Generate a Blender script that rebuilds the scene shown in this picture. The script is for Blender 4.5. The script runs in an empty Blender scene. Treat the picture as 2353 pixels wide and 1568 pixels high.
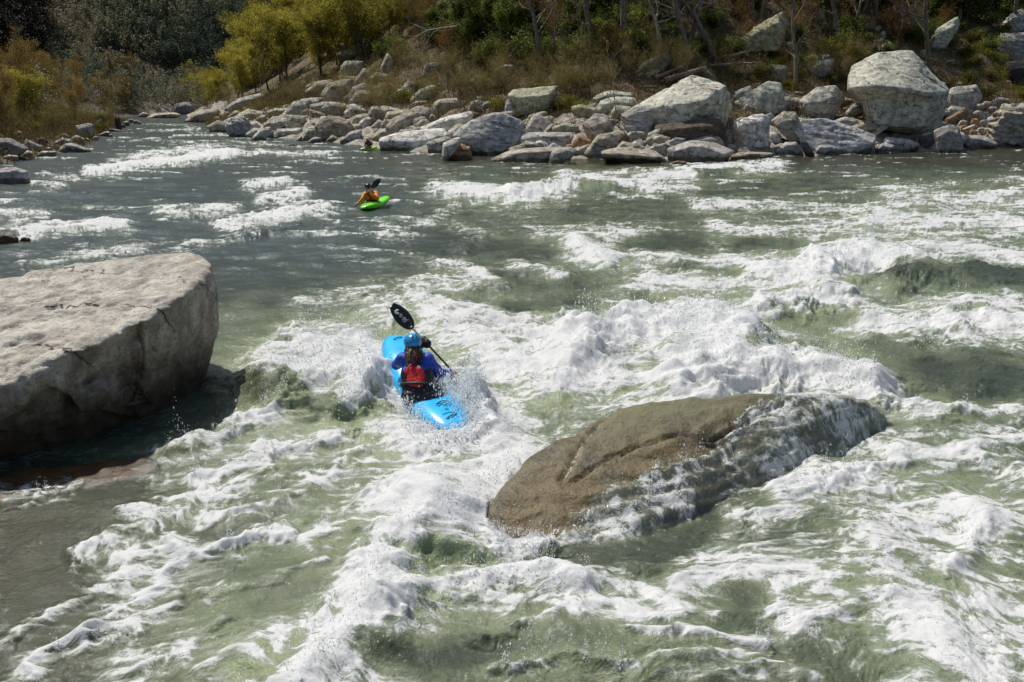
import bpy, bmesh, math, random
import numpy as np
from mathutils import Vector, Matrix, Euler
random.seed(7); RNG = np.random.default_rng(11)
scene = bpy.context.scene
COL = scene.collection
# ------------------------------------------------------------------ camera numbers (photo measured on a 2353 x 1568 view)
CW, CH, FL = 2353.0, 1568.0, 1830.0
CAMH = 4.2; HOR = 220.0
PITCH = math.atan((CH/2-HOR)/FL)
CP, SP = math.cos(PITCH), math.sin(PITCH)
def ray(px, py):
    a = (px-CW/2)/FL; b = (CH/2-py)/FL
    return np.array([a, CP+b*SP, -SP+b*CP])
def pt(px, py, Y):                       # the point of a sight line at distance Y ahead
    r = ray(px, py); t = Y/r[1]
    return Vector((r[0]*t, Y, CAMH+r[2]*t))
def gp(px, py, z=0.0):                   # the point of a sight line at height z
    r = ray(px, py); t = (z-CAMH)/r[2]
    return Vector((r[0]*t, r[1]*t, z))
def proj(p):                             # numpy points -> photo coordinates
    x, y, z = p[...,0], p[...,1], p[...,2]-CAMH
    dep = y*CP - z*SP; up = y*SP + z*CP
    return CW/2 + FL*x/dep, CH/2 - FL*up/dep
def c1(X, Y): return (X*0.3335, Y*0.3335)
def c2(X, Y): return (735+X*0.3516, Y*0.3516)
def c3(X, Y): return (1526+X*0.3516, Y*0.3516)
# ------------------------------------------------------------------ noise
_perm = np.random.default_rng(5).permutation(4096).astype(np.int64)
def _h(*a):
    r = np.zeros_like(a[0])
    for v in a: r = _perm[(r + v) & 4095]
    return r
_rg = np.random.default_rng(6)
_ang = _rg.uniform(0, 2*np.pi, 4096); _g2 = np.stack([np.cos(_ang), np.sin(_ang)], -1)
_v = _rg.normal(size=(4096,3)); _g3 = _v/np.linalg.norm(_v, axis=1, keepdims=True)
def n2(x, y):
    xi = np.floor(x).astype(np.int64); yi = np.floor(y).astype(np.int64)
    fx = x-xi; fy = y-yi
    u = fx*fx*fx*(fx*(fx*6-15)+10); v = fy*fy*fy*(fy*(fy*6-15)+10)
    def g(i, j):
        G = _g2[_h(xi+i, yi+j)]
        return G[...,0]*(fx-i)+G[...,1]*(fy-j)
    a = g(0,0); b = g(1,0); c = g(0,1); d = g(1,1)
    return ((a+(b-a)*u) + ((c+(d-c)*u)-(a+(b-a)*u))*v)*1.5
def n3(p):
    x, y, z = p[...,0], p[...,1], p[...,2]
    xi = np.floor(x).astype(np.int64); yi = np.floor(y).astype(np.int64); zi = np.floor(z).astype(np.int64)
    fx = x-xi; fy = y-yi; fz = z-zi
    s = lambda t: t*t*t*(t*(t*6-15)+10)
    u, v, w = s(fx), s(fy), s(fz)
    def g(i, j, k):
        G = _g3[_h(xi+i, yi+j, zi+k)]
        return G[...,0]*(fx-i)+G[...,1]*(fy-j)+G[...,2]*(fz-k)
    L = lambda a, b, t: a+(b-a)*t
    return L(L(L(g(0,0,0),g(1,0,0),u),L(g(0,1,0),g(1,1,0),u),v), L(L(g(0,0,1),g(1,0,1),u),L(g(0,1,1),g(1,1,1),u),v), w)*1.5
def fbm2(x, y, o=4, l=2.03, g=.5):
    r = 0; a = 1; s = 0
    for i in range(o):
        r = r + a*n2(x+17.3*i, y-9.1*i); s += a; a *= g; x = x*l; y = y*l
    return r/s
def rid2(x, y, o=3, g=.5):               # ridged: thin bright threads
    r = 0; a = 1; s = 0
    for i in range(o):
        r = r + a*(1-np.abs(n2(x+31.7*i, y+5.7*i))*2); s += a; a *= g; x = x*2.1; y = y*2.1
    return r/s
def fbm3(p, o=4, g=.5):
    r = 0; a = 1; s = 0
    for i in range(o):
        r = r + a*n3(p+13.7*i); s += a; a *= g; p = p*2.03
    return r/s
def sstep(a, b, x):
    t = np.clip((x-a)/(b-a), 0, 1); return t*t*(3-2*t)
# ------------------------------------------------------------------ objects
def tag(o, label=None, cat=None, group=None, kind=None):
    if label: o['label'] = label
    if cat: o['category'] = cat
    if group: o['group'] = group
    if kind: o['kind'] = kind
    return o
def empty(name, loc, label, cat, group=None, rz=0.0):
    o = bpy.data.objects.new(name, None); COL.objects.link(o)
    o.location = loc; o.rotation_euler = (0,0,rz); o.empty_display_size = .2
    return tag(o, label, cat, group)
def mesh_np(name, co, faces, smooth=True):
    """co (n,3) array; faces (m,k) array or list of lists"""
    me = bpy.data.meshes.new(name)
    co = np.asarray(co, dtype=np.float32)
    if isinstance(faces, np.ndarray):
        m, k = faces.shape
        me.vertices.add(len(co)); me.vertices.foreach_set('co', co.ravel())
        me.loops.add(m*k); me.loops.foreach_set('vertex_index', faces.astype(np.int32).ravel())
        me.polygons.add(m); me.polygons.foreach_set('loop_start', np.arange(0, m*k, k, dtype=np.int32))
        me.update(calc_edges=True)
    else:
        me.from_pydata([tuple(c) for c in co], [], faces); me.update()
    me.polygons.foreach_set('use_smooth', np.full(len(me.polygons), smooth, dtype=bool))
    return me
def attr(me, name, vals):
    a = me.attributes.new(name, 'FLOAT', 'POINT'); a.data.foreach_set('value', np.asarray(vals, dtype=np.float32).ravel())
def link(name, me, mat, parent=None, loc=None):
    o = bpy.data.objects.new(name, me); COL.objects.link(o)
    if mat is not None and len(me.materials) == 0: me.materials.append(mat)
    if parent is not None: o.parent = parent
    if loc is not None: o.location = loc
    return o
def copy_tree(o, parent=None):
    c = o.copy(); COL.objects.link(c)
    if parent is not None: c.parent = parent; c.matrix_parent_inverse = o.matrix_parent_inverse.copy()
    for ch in [x for x in o.children]: copy_tree(ch, c)
    return c
# ------------------------------------------------------------------ material helpers
def newmat(name):
    m = bpy.data.materials.new(name); m.use_nodes = True
    nt = m.node_tree; nt.nodes.clear()
    return m, nt
class N:
    def __init__(s, nt): s.nt = nt
    def __call__(s, typ, ins=None, **kw):
        n = s.nt.nodes.new(typ)
        for k, v in kw.items(): setattr(n, k, v)
        for k, v in (ins or {}).items():
            sock = n.inputs[k]
            if isinstance(v, bpy.types.NodeSocket): s.nt.links.new(v, sock)
            else: sock.default_value = v
        return n
    def math(s, op, a, b=0.5, c=None, clamp=False):
        n = s('ShaderNodeMath', {0:a, 1:b} if c is None else {0:a,1:b,2:c}, operation=op, use_clamp=clamp); return n.outputs[0]
    def mix(s, f, a, b, blend='MIX'):
        n = s('ShaderNodeMix', data_type='RGBA', blend_type=blend)
        for k, v in ((0,f),(6,a),(7,b)):
            if isinstance(v, bpy.types.NodeSocket): s.nt.links.new(v, n.inputs[k])
            else: n.inputs[k].default_value = v if k == 0 else (tuple(v)+(1,) if len(v)==3 else v)
        return n.outputs[2]
    def noise(s, vec, scale, detail=4, rough=.55, dist=0.0):
        n = s('ShaderNodeTexNoise', {'Scale':scale,'Detail':detail,'Roughness':rough,'Distortion':dist})
        if vec is not None: s.nt.links.new(vec, n.inputs['Vector'])
        return n.outputs[0]
    def ss(s, v, a, b, lo=0., hi=1.):
        n = s('ShaderNodeMapRange', {0:v,1:a,2:b,3:lo,4:hi}, interpolation_type='SMOOTHSTEP'); return n.outputs[0]
    def bump(s, h, st, dist, nrm=None):
        d = {'Height':h,'Strength':st,'Distance':dist}
        if nrm is not None: d['Normal'] = nrm
        return s('ShaderNodeBump', d).outputs[0]
    def attr(s, name): return s('ShaderNodeAttribute', attribute_name=name).outputs['Fac']
    def out(s, sh): s('ShaderNodeOutputMaterial', {'Surface':sh})
def plain(name, col, rough=.5, spec=.5, noise=.12, scale=30, bump=.0, metal=0., coat=0.):
    m, nt = newmat(name); q = N(nt)
    co = q('ShaderNodeTexCoord').outputs['Object']
    nz = q.noise(co, scale, 4)
    c = q.mix(q.math('MULTIPLY', nz, 1.0), tuple(v*(1-noise*1.6) for v in col), tuple(min(1,v*(1+noise*1.6)) for v in col))
    d = {'Base Color':c,'Roughness':rough,'Specular IOR Level':spec,'Metallic':metal,'Coat Weight':coat}
    if bump: d['Normal'] = q.bump(nz, bump, .01)
    q.out(q('ShaderNodeBsdfPrincipled', d).outputs[0]); return m
# ------------------------------------------------------------------ the valley: bank lines and ground height
def line_np(pts): return np.array([gp(*p)[:2] for p in pts])
RB = line_np([(425,262),(430,272),(520,299),(600,316),(690,320),(820,334),(900,348),(1100,356),(1300,364),(1500,370),(1800,361),(2000,354),(2353,337),(2800,322)])
RB = np.vstack([RB, [[140,70]]])
LB = line_np([(296,268),(272,290),(225,318),(190,342),(100,362),(0,382),(-150,398)])
LB = np.vstack([LB, [[-45,28],[-60,8],[-75,-20]]])
FB = np.vstack([LB[0], RB[0]])
NB = np.array([[-75,-20],[-20,2.0],[0,3.0],[20,2.5],[60,-5],[140,70]])
RIV = np.vstack([LB[::-1], RB, NB[::-1]])
def dseg(x, y, P):
    best = np.full(x.shape, 1e9)
    for a, b in zip(P[:-1], P[1:]):
        ab = b-a; t = np.clip(((x-a[0])*ab[0]+(y-a[1])*ab[1])/max(1e-9,(ab@ab)), 0, 1)
        best = np.minimum(best, np.hypot(x-a[0]-t*ab[0], y-a[1]-t*ab[1]))
    return best
def inside(x, y, P):
    c = np.zeros(x.shape, bool); n = len(P)
    for i in range(n):
        x1,y1 = P[i]; x2,y2 = P[(i+1)%n]
        if y1 == y2: continue
        c ^= ((y1>y) != (y2>y)) & (x < (x2-x1)*(y-y1)/(y2-y1)+x1)
    return c
def ground_z(x, y):
    x = np.asarray(x, float); y = np.asarray(y, float)
    ins = inside(x, y, RIV)
    dR, dL, dF, dN = dseg(x,y,RB), dseg(x,y,LB), dseg(x,y,FB), dseg(x,y,NB)
    zR = np.interp(dR, [0,2,9,16,30,60,200],[-.1,.5,3.0,4.7,11.5,30,120])
    zL = np.interp(dL, [0,2,8,22,40,70,300],[-.1,.4,1.4,3.0,10,34,190])
    zF = np.interp(dF, [0,4,20,60,200],[-.1,.8,6,38,140])
    zN = np.interp(dN, [0,3,10,60],[-.1,1.8,2.6,6])
    w = [1/(d+.3)**3 for d in (dR,dL,dF,dN)]
    zo = (zR*w[0]+zL*w[1]+zF*w[2]+zN*w[3])/sum(w)
    dm = np.minimum(np.minimum(dR,dL),np.minimum(dF,dN))
    zo = zo + fbm2(x*.22,y*.22,4)*np.clip(dm*.09,0,1.6)
    shelf = np.clip(dR,0,2)/2*np.clip((11-dR)/5,0,1)*(dR<dL)
    st_ = fbm2(x*.5+3,y*.5,2)*4; zo = zo + shelf*((np.floor(st_)+sstep(.0,.35,st_-np.floor(st_)))*.22 + .25*np.abs(n2(x*1.1,y*1.1)))
    zi = -.1-np.clip(dm*.2,0,.9)
    return np.where(ins, zi, zo)
_T = np.concatenate([np.arange(4,80,.25), np.arange(80,420,1.0)])
def hit(px, py):
    """where a sight line meets the ground (or the water level)"""
    r = ray(px,py); x = r[0]*_T; y = r[1]*_T; z = CAMH+r[2]*_T
    g = np.maximum(ground_z(x,y), 0.0)
    k = np.argmax(z < g)
    if z[k] >= g[k]: k = len(_T)-1
    return Vector((x[k], y[k], g[k]))
def build_ground():
    th = np.linspace(-math.radians(62), math.radians(62), 420)
    d = np.concatenate([np.linspace(-30,20,8), np.geomspace(21,470,430)])
    X = np.tan(th)[None,:]*np.maximum(d,25)[:,None]*np.ones_like(th)[None,:]; Y = np.repeat(d[:,None], len(th), 1)
    Z = ground_z(X, Y)
    co = np.stack([X,Y,Z],-1).reshape(-1,3)
    r, c = Z.shape; i = np.arange(r*c).reshape(r,c)
    f = np.stack([i[:-1,:-1],i[:-1,1:],i[1:,1:],i[1:,:-1]],-1).reshape(-1,4)
    me = mesh_np('ground', co, f); fx, fy = co[:,0], co[:,1]; dr = dseg(fx,fy,RB); attr(me,'shelf',np.clip((9.5-dr+3*fbm2(fx*.3,fy*.3,3))/4,0,1)*(dr<dseg(fx,fy,LB)))
    m, nt = newmat('leaf_litter'); q = N(nt)
    pos = q('ShaderNodeNewGeometry').outputs['Position']
    a = q.noise(pos, .35, 5); b = q.noise(pos, 2.3, 6, .65); c_ = q.noise(pos, 9, 3)
    lit = q.mix(q.ss(b,.35,.65), (.05,.038,.022), (.20,.145,.085))
    lit = q.mix(q.ss(a,.45,.62), lit, (.06,.06,.018))
    lit = q.mix(q.ss(c_,.58,.66), lit, (.16,.13,.1))
    z = q('ShaderNodeSeparateXYZ', {0:pos}).outputs[2]
    grav = q.mix(q.ss(b,.3,.7), (.06,.05,.036), (.17,.145,.11))
    colr = q.mix(q.ss(z,1.2,3.2), grav, lit)
    d_ = q('ShaderNodeVectorMath',{0:pos,1:(.2,-.3,.93)},operation='DOT_PRODUCT').outputs['Value']
    t_ = q.math('FRACT', q.math('ADD', q.math('MULTIPLY',d_,1.0), q.math('MULTIPLY',q.noise(pos,.8,5,.6),2.2)))
    ln = q.math('MULTIPLY', q.ss(q.math('ABSOLUTE',q.math('SUBTRACT',t_,.5)),0.,.07,1.,0.), q.ss(a,.4,.5))
    stone = q.mix(q.ss(b,.32,.68), (.17,.15,.12), (.44,.40,.33)); stone = q.mix(ln, stone, (.03,.025,.02))
    colr = q.mix(q.attr('shelf'), colr, stone)
    cliff = q.math('MULTIPLY', q.ss(q.noise(pos,.06,4),.56,.62), q.ss(z,14,24))
    colr = q.mix(cliff, colr, q.mix(q.ss(b,.4,.6),(.07,.065,.06),(.3,.28,.26)))
    q.out(q('ShaderNodeBsdfPrincipled', {'Base Color':colr,'Roughness':.9,'Specular IOR Level':.2,'Normal':q.bump(b,.8,.25)}).outputs[0])
    return tag(link('ground', me, m), kind='structure')
# ------------------------------------------------------------------ rocks
def rock_material(name, wet=.22, lichen=.5, strata=1.0, dark=1.0):
    m, nt = newmat(name); q = N(nt)
    g = q('ShaderNodeNewGeometry'); pos = g.outputs['Position']; nz = q('ShaderNodeSeparateXYZ',{0:g.outputs['Normal']}).outputs[2]
    oi = q('ShaderNodeObjectInfo'); tint = oi.outputs['Color']
    co = q('ShaderNodeVectorMath', {0:pos, 1:q('ShaderNodeVectorMath',{0:q('ShaderNodeCombineXYZ',{0:oi.outputs['Random'],1:oi.outputs['Random']}).outputs[0],'Scale':50.},operation='SCALE').outputs[0]}, operation='ADD').outputs[0]
    big = q.noise(co,.55,4,.6,.6); mid = q.noise(co,2.2,6,.65,.3); fine = q.noise(co,14,5,.7); speck = q.noise(co,60,2)
    rot = q('ShaderNodeMapping',{'Vector':co,'Rotation':(.25,.35,0.),'Scale':(.5,.5,5.)}).outputs[0]
    band = q.noise(rot,1.1,5,.6,.4)
    c = q.mix(q.ss(mid,.34,.66), q.mix(1.0,tint,(.50,.48,.46),'MULTIPLY'), q.mix(1.0,tint,(1.28,1.25,1.2),'MULTIPLY'))
    c = q.mix(q.math('MULTIPLY',q.ss(band,.48,.62),.45*strata), c, q.mix(1.0,tint,(.5,.48,.46),'MULTIPLY'))
    c = q.mix(q.math('MULTIPLY',q.ss(big,.55,.72),.42), c, (.30,.19,.10))
    c = q.mix(q.math('MULTIPLY',q.math('MULTIPLY',q.ss(nz,.25,.8),q.ss(fine,.42,.62)),lichen), c, q.mix(1.0,tint,(1.42,1.40,1.18),'MULTIPLY'))
    c = q.mix(q.math('MULTIPLY',q.ss(fine,.62,.75),.6), c, (.05,.047,.042))
    c = q.mix(q.math('MULTIPLY',q.ss(speck,.6,.75),.35), c, (.6,.58,.54))
    # bedding joints: thin broken dark lines, roughly parallel
    def joint(ax, fr, wd):
        d_ = q('ShaderNodeVectorMath',{0:co,1:ax},operation='DOT_PRODUCT').outputs['Value']
        t_ = q.math('FRACT', q.math('ADD', q.math('MULTIPLY',d_,fr), q.math('MULTIPLY',mid,1.1)))
        return q.ss(q.math('ABSOLUTE', q.math('SUBTRACT',t_,.5)), 0., wd, 1., 0.)
    crack = q.math('MAXIMUM', q.math('MULTIPLY', joint((.22,-.30,.93),1.15,.05), q.ss(big,.44,.54)), q.math('MULTIPLY', joint((.8,.5,.25),.42,.018), q.ss(big,.5,.44,0.,1.)))
    c = q.mix(q.math('MULTIPLY',crack,.85), c, (.03,.026,.022))
    z = q('ShaderNodeSeparateXYZ',{0:pos}).outputs[2]
    zz = q.math('ADD', z, q.math('MULTIPLY', q.math('SUBTRACT',mid,.5), .35))
    w = q.ss(zz, wet, wet+.16, 1., 0.)
    c = q.mix(q.math('MULTIPLY',w,.88), c, q.mix(1.0,c,(.34,.27,.19),'MULTIPLY'))
    ro = q.math('SUBTRACT', .85, q.math('MULTIPLY', w, .55))
    nr = q.bump(mid,.9,.26); nr = q.bump(fine,.7,.035,nr); nr = q.bump(band,.4*strata,.12,nr); nr = q.bump(crack,.9,-.05,nr)
    if dark != 1.0: c = q.mix(1.0, c, (dark,dark,dark), 'MULTIPLY')
    q.out(q('ShaderNodeBsdfPrincipled',{'Base Color':c,'Roughness':ro,'Specular IOR Level':.35,'Normal':nr}).outputs[0])
    return m
M_ROCK = rock_material('weathered_rock')
_ico = {}
def ico(n):
    if n not in _ico:
        bm = bmesh.new(); bmesh.ops.create_icosphere(bm, subdivisions=n, radius=1)
        bm.verts.ensure_lookup_table()
        _ico[n] = (np.array([v.co[:] for v in bm.verts]), np.array([[v.index for v in f.verts] for f in bm.faces])); bm.free()
    return _ico[n]
def hull_shape(P, n, rough=.05, soft=14, seed=0, strata=.0, fine=True, chips=0):
    """points -> a rock: the polyhedron around them, edges worn, surface broken by noise"""
    P = np.array([tuple(p) for p in P], float)
    bm = bmesh.new()
    for p in P: bm.verts.new(p)
    bmesh.ops.convex_hull(bm, input=bm.verts)
    bm.normal_update()
    c = P.mean(0)
    lo, hi = P.min(0), P.max(0); c = (lo+hi)/2*.5 + c*.5
    S = np.maximum((hi-lo)/2, .02)
    nr, dd = [], []
    for f in bm.faces:
        nn = np.array(f.normal[:]); d = nn @ (np.array(f.verts[0].co[:])-c)
        if d < 0: nn, d = -nn, -d
        if f.calc_area() > 1e-7: nr.append(nn); dd.append(max(d,.01))
    bm.free()
    rg_ = np.random.default_rng(int(seed*37)+5)
    for _ in range(chips):                                # broken-off corners
        nn = rg_.normal(size=3); nn /= np.linalg.norm(nn/S*S.mean()); nn /= np.linalg.norm(nn)
        nr.append(nn); dd.append(((P-c)@nn).max()*rg_.uniform(.84,.97))
    nr = np.array(nr); dd = np.array(dd)
    D, F = ico(n)
    V = D*S                                              # spread the directions with the rock's own proportions
    L = np.linalg.norm(V,axis=1,keepdims=True); U = V/L
    inv = np.maximum(U @ nr.T, 1e-4)/dd                  # 1/r of each plane
    mx = inv.max(1, keepdims=True)
    r = 1/(mx[:,0]*(np.exp(soft*(inv/mx-1)).sum(1))**(1/soft)) * 1.035
    p = U*r[:,None]
    size = float(np.cbrt(np.prod(S)))*2
    q = (p+seed*3.17)/size
    k = rough*size
    disp = fbm3(q*1.6,2)*k*.7 + fbm3(q*4.5,3)*k*.7
    rg = 1-np.abs(fbm3(q*3.2+9,3))*3.2
    disp = disp - np.clip(rg,0,1)**3*k*.55
    if strata:
        ax = np.array([.25,-.2,1.0]); s = (q@ax)*7 + fbm3(q*1.5+4,3)*2.2
        disp = disp + (np.abs((s%1)-.5)-.25)*k*strata
    p = p + U*disp[:,None]
    if fine: p = p + (n3(q*22)*k*.16)[:,None]*U
    return p + c, F
def shade(o, tint): o.color = (tint[0],tint[1],tint[2],1); return o
GREY=(.42,.41,.385); PALE=(.60,.57,.52); WHITE=(.72,.70,.67); TAN=(.43,.385,.31); BROWN=(.24,.17,.11); ORNG=(.44,.27,.15); DARK=(.12,.115,.11); GREEN=(.46,.45,.33); BLUE=(.43,.43,.44)
ROCKS = []
def rock(crop, out, label, tint=GREY, thick=None, crease=(), rough=.03, n=4, soft=60, strata=.7, group='boulders along the banks', sink=.35, Y=None, name='boulder', mat=None, front=.06, extra=(), foot=None):
    """outline (and crease) measured on the photo -> a rock standing where its foot meets the ground"""
    C = crop or (lambda a,b:(a,b))
    o2 = [C(a,b) for a,b in out]
    by = max(b for a,b in o2); bx = [a for a,b in o2 if b > by-(by-min(b for a,b in o2))*.25]
    base = hit(sum(bx)/len(bx), by)
    if foot: base = hit(*C(*foot)); by = C(*foot)[1]
    Y0 = Y if Y else base.y
    ppm = FL/(Y0*CP+ (CAMH-base.z)*SP)
    w = (max(a for a,b in o2)-min(a for a,b in o2))/ppm; h = (by-min(b for a,b in o2))/ppm
    t = thick or max(.6*w, .9*h)*.9
    cx = sum(a for a,b in o2)/len(o2); cy = sum(b for a,b in o2)/len(o2)
    Yr = Y0 + (front+.06 if crease else front)*t
    P = []
    for a,b in o2:
        P.append(pt(a,b,Yr))
        P.append(pt(cx+(a-cx)*.8, cy+(b-cy)*.72+(by-cy)*.10, Yr+t*.65))
        if not crease: P.append(pt(cx+(a-cx)*.72, cy+(b-cy)*.62+(by-cy)*.22, Yr-t*.28))
    for a,b,dy in crease:
        P.append(pt(*C(a,b), Yr+dy*t))
    low = [p for p in P if p.z < base.z+h*.25]
    P += [Vector((p.x,p.y,base.z-sink)) for p in low]
    sd = len(ROCKS)
    v, f = hull_shape(P, n, rough, soft, sd, strata, chips=8 if not crease else 0)
    for (eo, edy, et) in extra:                          # a second lump of the same rock
        e2 = [C(a,b) for a,b in eo]; ex = sum(a for a,b in e2)/len(e2); ey = sum(b for a,b in e2)/len(e2)
        Q = []
        for a,b in e2:
            Q += [pt(a,b,Yr+edy), pt(ex+(a-ex)*.75,ey+(b-ey)*.7,Yr+edy+et*.6), pt(ex+(a-ex)*.75,ey+(b-ey)*.7,Yr+edy-et*.4)]
        v2, f2 = hull_shape(Q, n, rough, soft, sd+.5, strata)
        f = np.vstack([f, f2+len(v)]); v = np.vstack([v, v2])
    org = np.array([v[:,0].mean(), v[:,1].mean(), max(base.z,0)])
    me = mesh_np(name, v-org, f)
    ob = link(name, me, mat or M_ROCK, loc=org); tag(ob, label, 'rock' if name=='rock' else 'boulder', group)
    k = .92+.16*random.random(); shade(ob, tuple(min(.8,c*k*(1.0 if tint in (GREY,PALE,WHITE,TAN,GREEN,BLUE,ORNG,DARK,BROWN) else 1.18)) for c in tint)); ROCKS.append(ob)
    return ob
# ---- right bank, at and above the waterline (crop 2)
R = rock
R(c2,[(388,905),(520,865),(810,835),(835,900),(820,945),(600,965),(400,960)],'long low white slab at the waterline just right of the farthest kayaker',WHITE,crease=[(395,925,-.3),(600,935,-.35),(815,905,-.3),(560,872,0)],strata=1)
R(c2,[(655,830),(840,760),(985,725),(1012,752),(905,825),(740,852)],'white tilted slab lying behind the long low white slab',WHITE)
R(c2,[(800,870),(900,830),(918,855),(870,950),(825,950)],'cream wedge of rock between the white slab and the big rounded grey boulder',PALE)
R(c2,[(865,880),(950,800),(1090,745),(1200,735),(1330,800),(1325,860),(1280,960),(1120,1005),(960,950)],'big rounded smooth grey boulder with a dark undercut foot at the waterline',(.40,.40,.40),crease=[(880,895,-.25),(1000,930,-.4),(1140,965,-.42),(1285,915,-.3),(1000,820,.05)],n=5,rough=.035)
R(c2,[(780,1040),(860,960),(930,940),(985,970),(1000,1042)],'rusty orange rock standing in the shallows in front of the big grey boulder',ORNG,rough=.03)
R(c2,[(1105,1045),(1250,980),(1480,960),(1640,965),(1600,1010),(1400,1042),(1180,1060)],'long low brown grey slab sloping into the water right of the big grey boulder',(.36,.33,.28),rough=.03)
R(c2,[(1280,970),(1290,880),(1370,865),(1670,865),(1660,945),(1480,965)],'flat topped pale grey slab behind the low waterline slab',(.40,.39,.37),rough=.03)
R(c2,[(1345,830),(1390,760),(1430,740),(1520,810),(1510,860),(1400,868)],'rounded banded white rock above the flat topped grey slab',PALE,strata=2)
R(c2,[(1510,835),(1590,805),(1700,820),(1690,865),(1580,870)],'small olive boulder right of the rounded banded rock',GREEN)
R(c2,[(1235,610),(1270,585),(1555,560),(1535,640),(1490,705),(1290,727),(1250,680)],'blocky flat topped lichen pale boulder among tan brush',GREEN,crease=[(1240,625,-.3),(1300,640,-.5),(1500,625,-.45),(1480,695,-.3),(1300,715,-.35)],n=5,strata=1.2)
R(c2,[(1205,720),(1220,645),(1245,650),(1300,730),(1280,768),(1205,765)],'narrow upright grey rock leaning on the flat topped lichen boulder',GREY)
R(c2,[(1710,815),(1790,760),(1880,770),(1925,840),(1830,912),(1760,885)],'tilted grey cube of rock with an orange right corner',(.40,.36,.31),crease=[(1760,845,-.4),(1830,870,-.4),(1870,800,-.35)])
R(c2,[(1920,865),(1980,845),(2065,945),(1990,957),(1940,922)],'dark brown tilted block under the great leaning slab',BROWN)
R(c2,[(1725,1008),(1810,880),(1910,865),(1952,940),(1900,988),(1760,1012)],'rounded brown grey rock left of the dark tilted block',TAN,rough=.035)
R(c2,[(1655,930),(1690,885),(1785,920),(1745,945),(1680,965)],'small orange split rock behind the waterline slabs',ORNG)
R(c2,[(1640,998),(1740,942),(1775,945),(1725,1012)],'thin tan wedge at the water left of the rounded brown grey rock',TAN)
R(c2,[(1840,985),(1980,960),(2190,985),(2250,1030),(2270,1066),(2080,1062),(1850,1035)],'wide flat brown slab at the water below the dark tilted block',(.36,.32,.26),rough=.03,crease=[(1850,1010,-.3),(2060,1020,-.4),(2240,1040,-.3)])
R(c2,[(1605,950),(1630,942),(1672,955),(1660,970),(1620,966)],'small salmon stone lying on the low waterline slab',ORNG,n=3,name='rock')
R(c2,[(1790,725),(1830,660),(1940,630),(2060,640),(2085,690),(1990,745),(1800,765)],'rounded pale boulder behind the sapling left of the great leaning slab',(.44,.44,.38))
R(c2,[(1770,645),(1880,590),(2060,610),(2070,650),(1900,665)],'flat pale rock under the horizontal driftwood log',(.42,.42,.36))
R(c2,[(1990,815),(2080,800),(2165,810),(2175,865),(2080,880),(2000,850)],'grey undercut block beneath the great leaning slab',(.34,.33,.31))
R(c2,[(110,350),(150,325),(290,320),(302,370),(280,397),(120,382)],'flat overhanging ledge rock on the left shoulder of the right bank',GREEN,strata=2,crease=[(112,365,-.4),(290,350,-.4)])
R(c2,[(205,310),(250,292),(295,312),(280,332),(215,330)],'small cap stone on the overhanging ledge rock',GREEN,n=3,name='rock')
R(c2,[(125,450),(165,400),(290,395),(275,475),(160,490)],'squat grey boulder below the overhanging ledge rock',GREEN)
R(c2,[(395,440),(440,340),(480,395),(495,468),(400,475)],'upright cone shaped rock beside rust coloured brush',GREEN)
R(c2,[(5,620),(60,530),(200,515),(215,570),(170,645),(80,675)],'big brown lichen boulder at the left end of the ledges',(.36,.33,.25),strata=1.2)
R(c2,[(220,535),(290,440),(335,480),(300,535),(240,555)],'tilted grey rock below the squat boulder',GREY)
R(c2,[(330,505),(370,470),(460,490),(450,545),(350,555)],'pale rock below the upright cone rock',GREEN)
R(c2,[(185,655),(210,570),(290,540),(335,575),(250,665)],'smooth grey rock beside olive brush',GREY)
R(c2,[(430,830),(480,770),(650,690),(745,700),(700,800),(560,865),(440,885)],'long tan sloping rock behind the farthest kayaker',TAN,n=5)
R(c2,[(730,700),(760,645),(900,640),(965,705),(830,745),(740,755)],'low tan ledge above the white tilted slab',TAN)
R(c2,[(320,900),(400,845),(560,820),(650,835),(500,885),(350,912)],'flat olive grey ledge at the waterline behind the farthest kayaker',(.36,.34,.27))
R(c2,[(130,920),(200,860),(275,845),(278,912)],'smooth grey wedge at the waterline left of the farthest kayaker',(.40,.37,.36),rough=.02)
R(c2,[(35,925),(80,880),(125,905),(122,930)],'small rounded grey rock at the waterline left of the smooth wedge',TAN)
R(c2,[(-40,830),(60,750),(200,790),(240,855),(150,890),(-30,910)],'broad brown cracked boulder at the waterline',(.33,.28,.21),n=5)
R(c2,[(0,700),(60,660),(180,680),(210,750),(90,760)],'pale cracked rock above the broad brown boulder',GREY)
R(c2,[(670,490),(690,410),(795,410),(780,480)],'shaded grey block below the evergreen brush',GREY)
R(c2,[(985,530),(1020,490),(1065,500),(1060,560)],'small grey rock in the brush above the white slab',GREY)
R(c2,[(2065,470),(2120,400),(2280,335),(2305,385),(2250,425),(2110,478)],'dark mossy slab leaning under the forest edge',(.2,.2,.17))
R(c2,[(1540,230),(1590,140),(1665,150),(1660,230)],'dim grey boulder between the tree trunks',GREY)
R(c2,[(1130,460),(1200,420),(1270,425),(1260,480)],'low grey rock at the foot of the leaning trunks',GREY,n=3)
R(c2,[(1640,450),(1690,425),(1750,440),(1740,475)],'small grey rock beneath the thin straight trunks',GREY,n=3)
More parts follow.
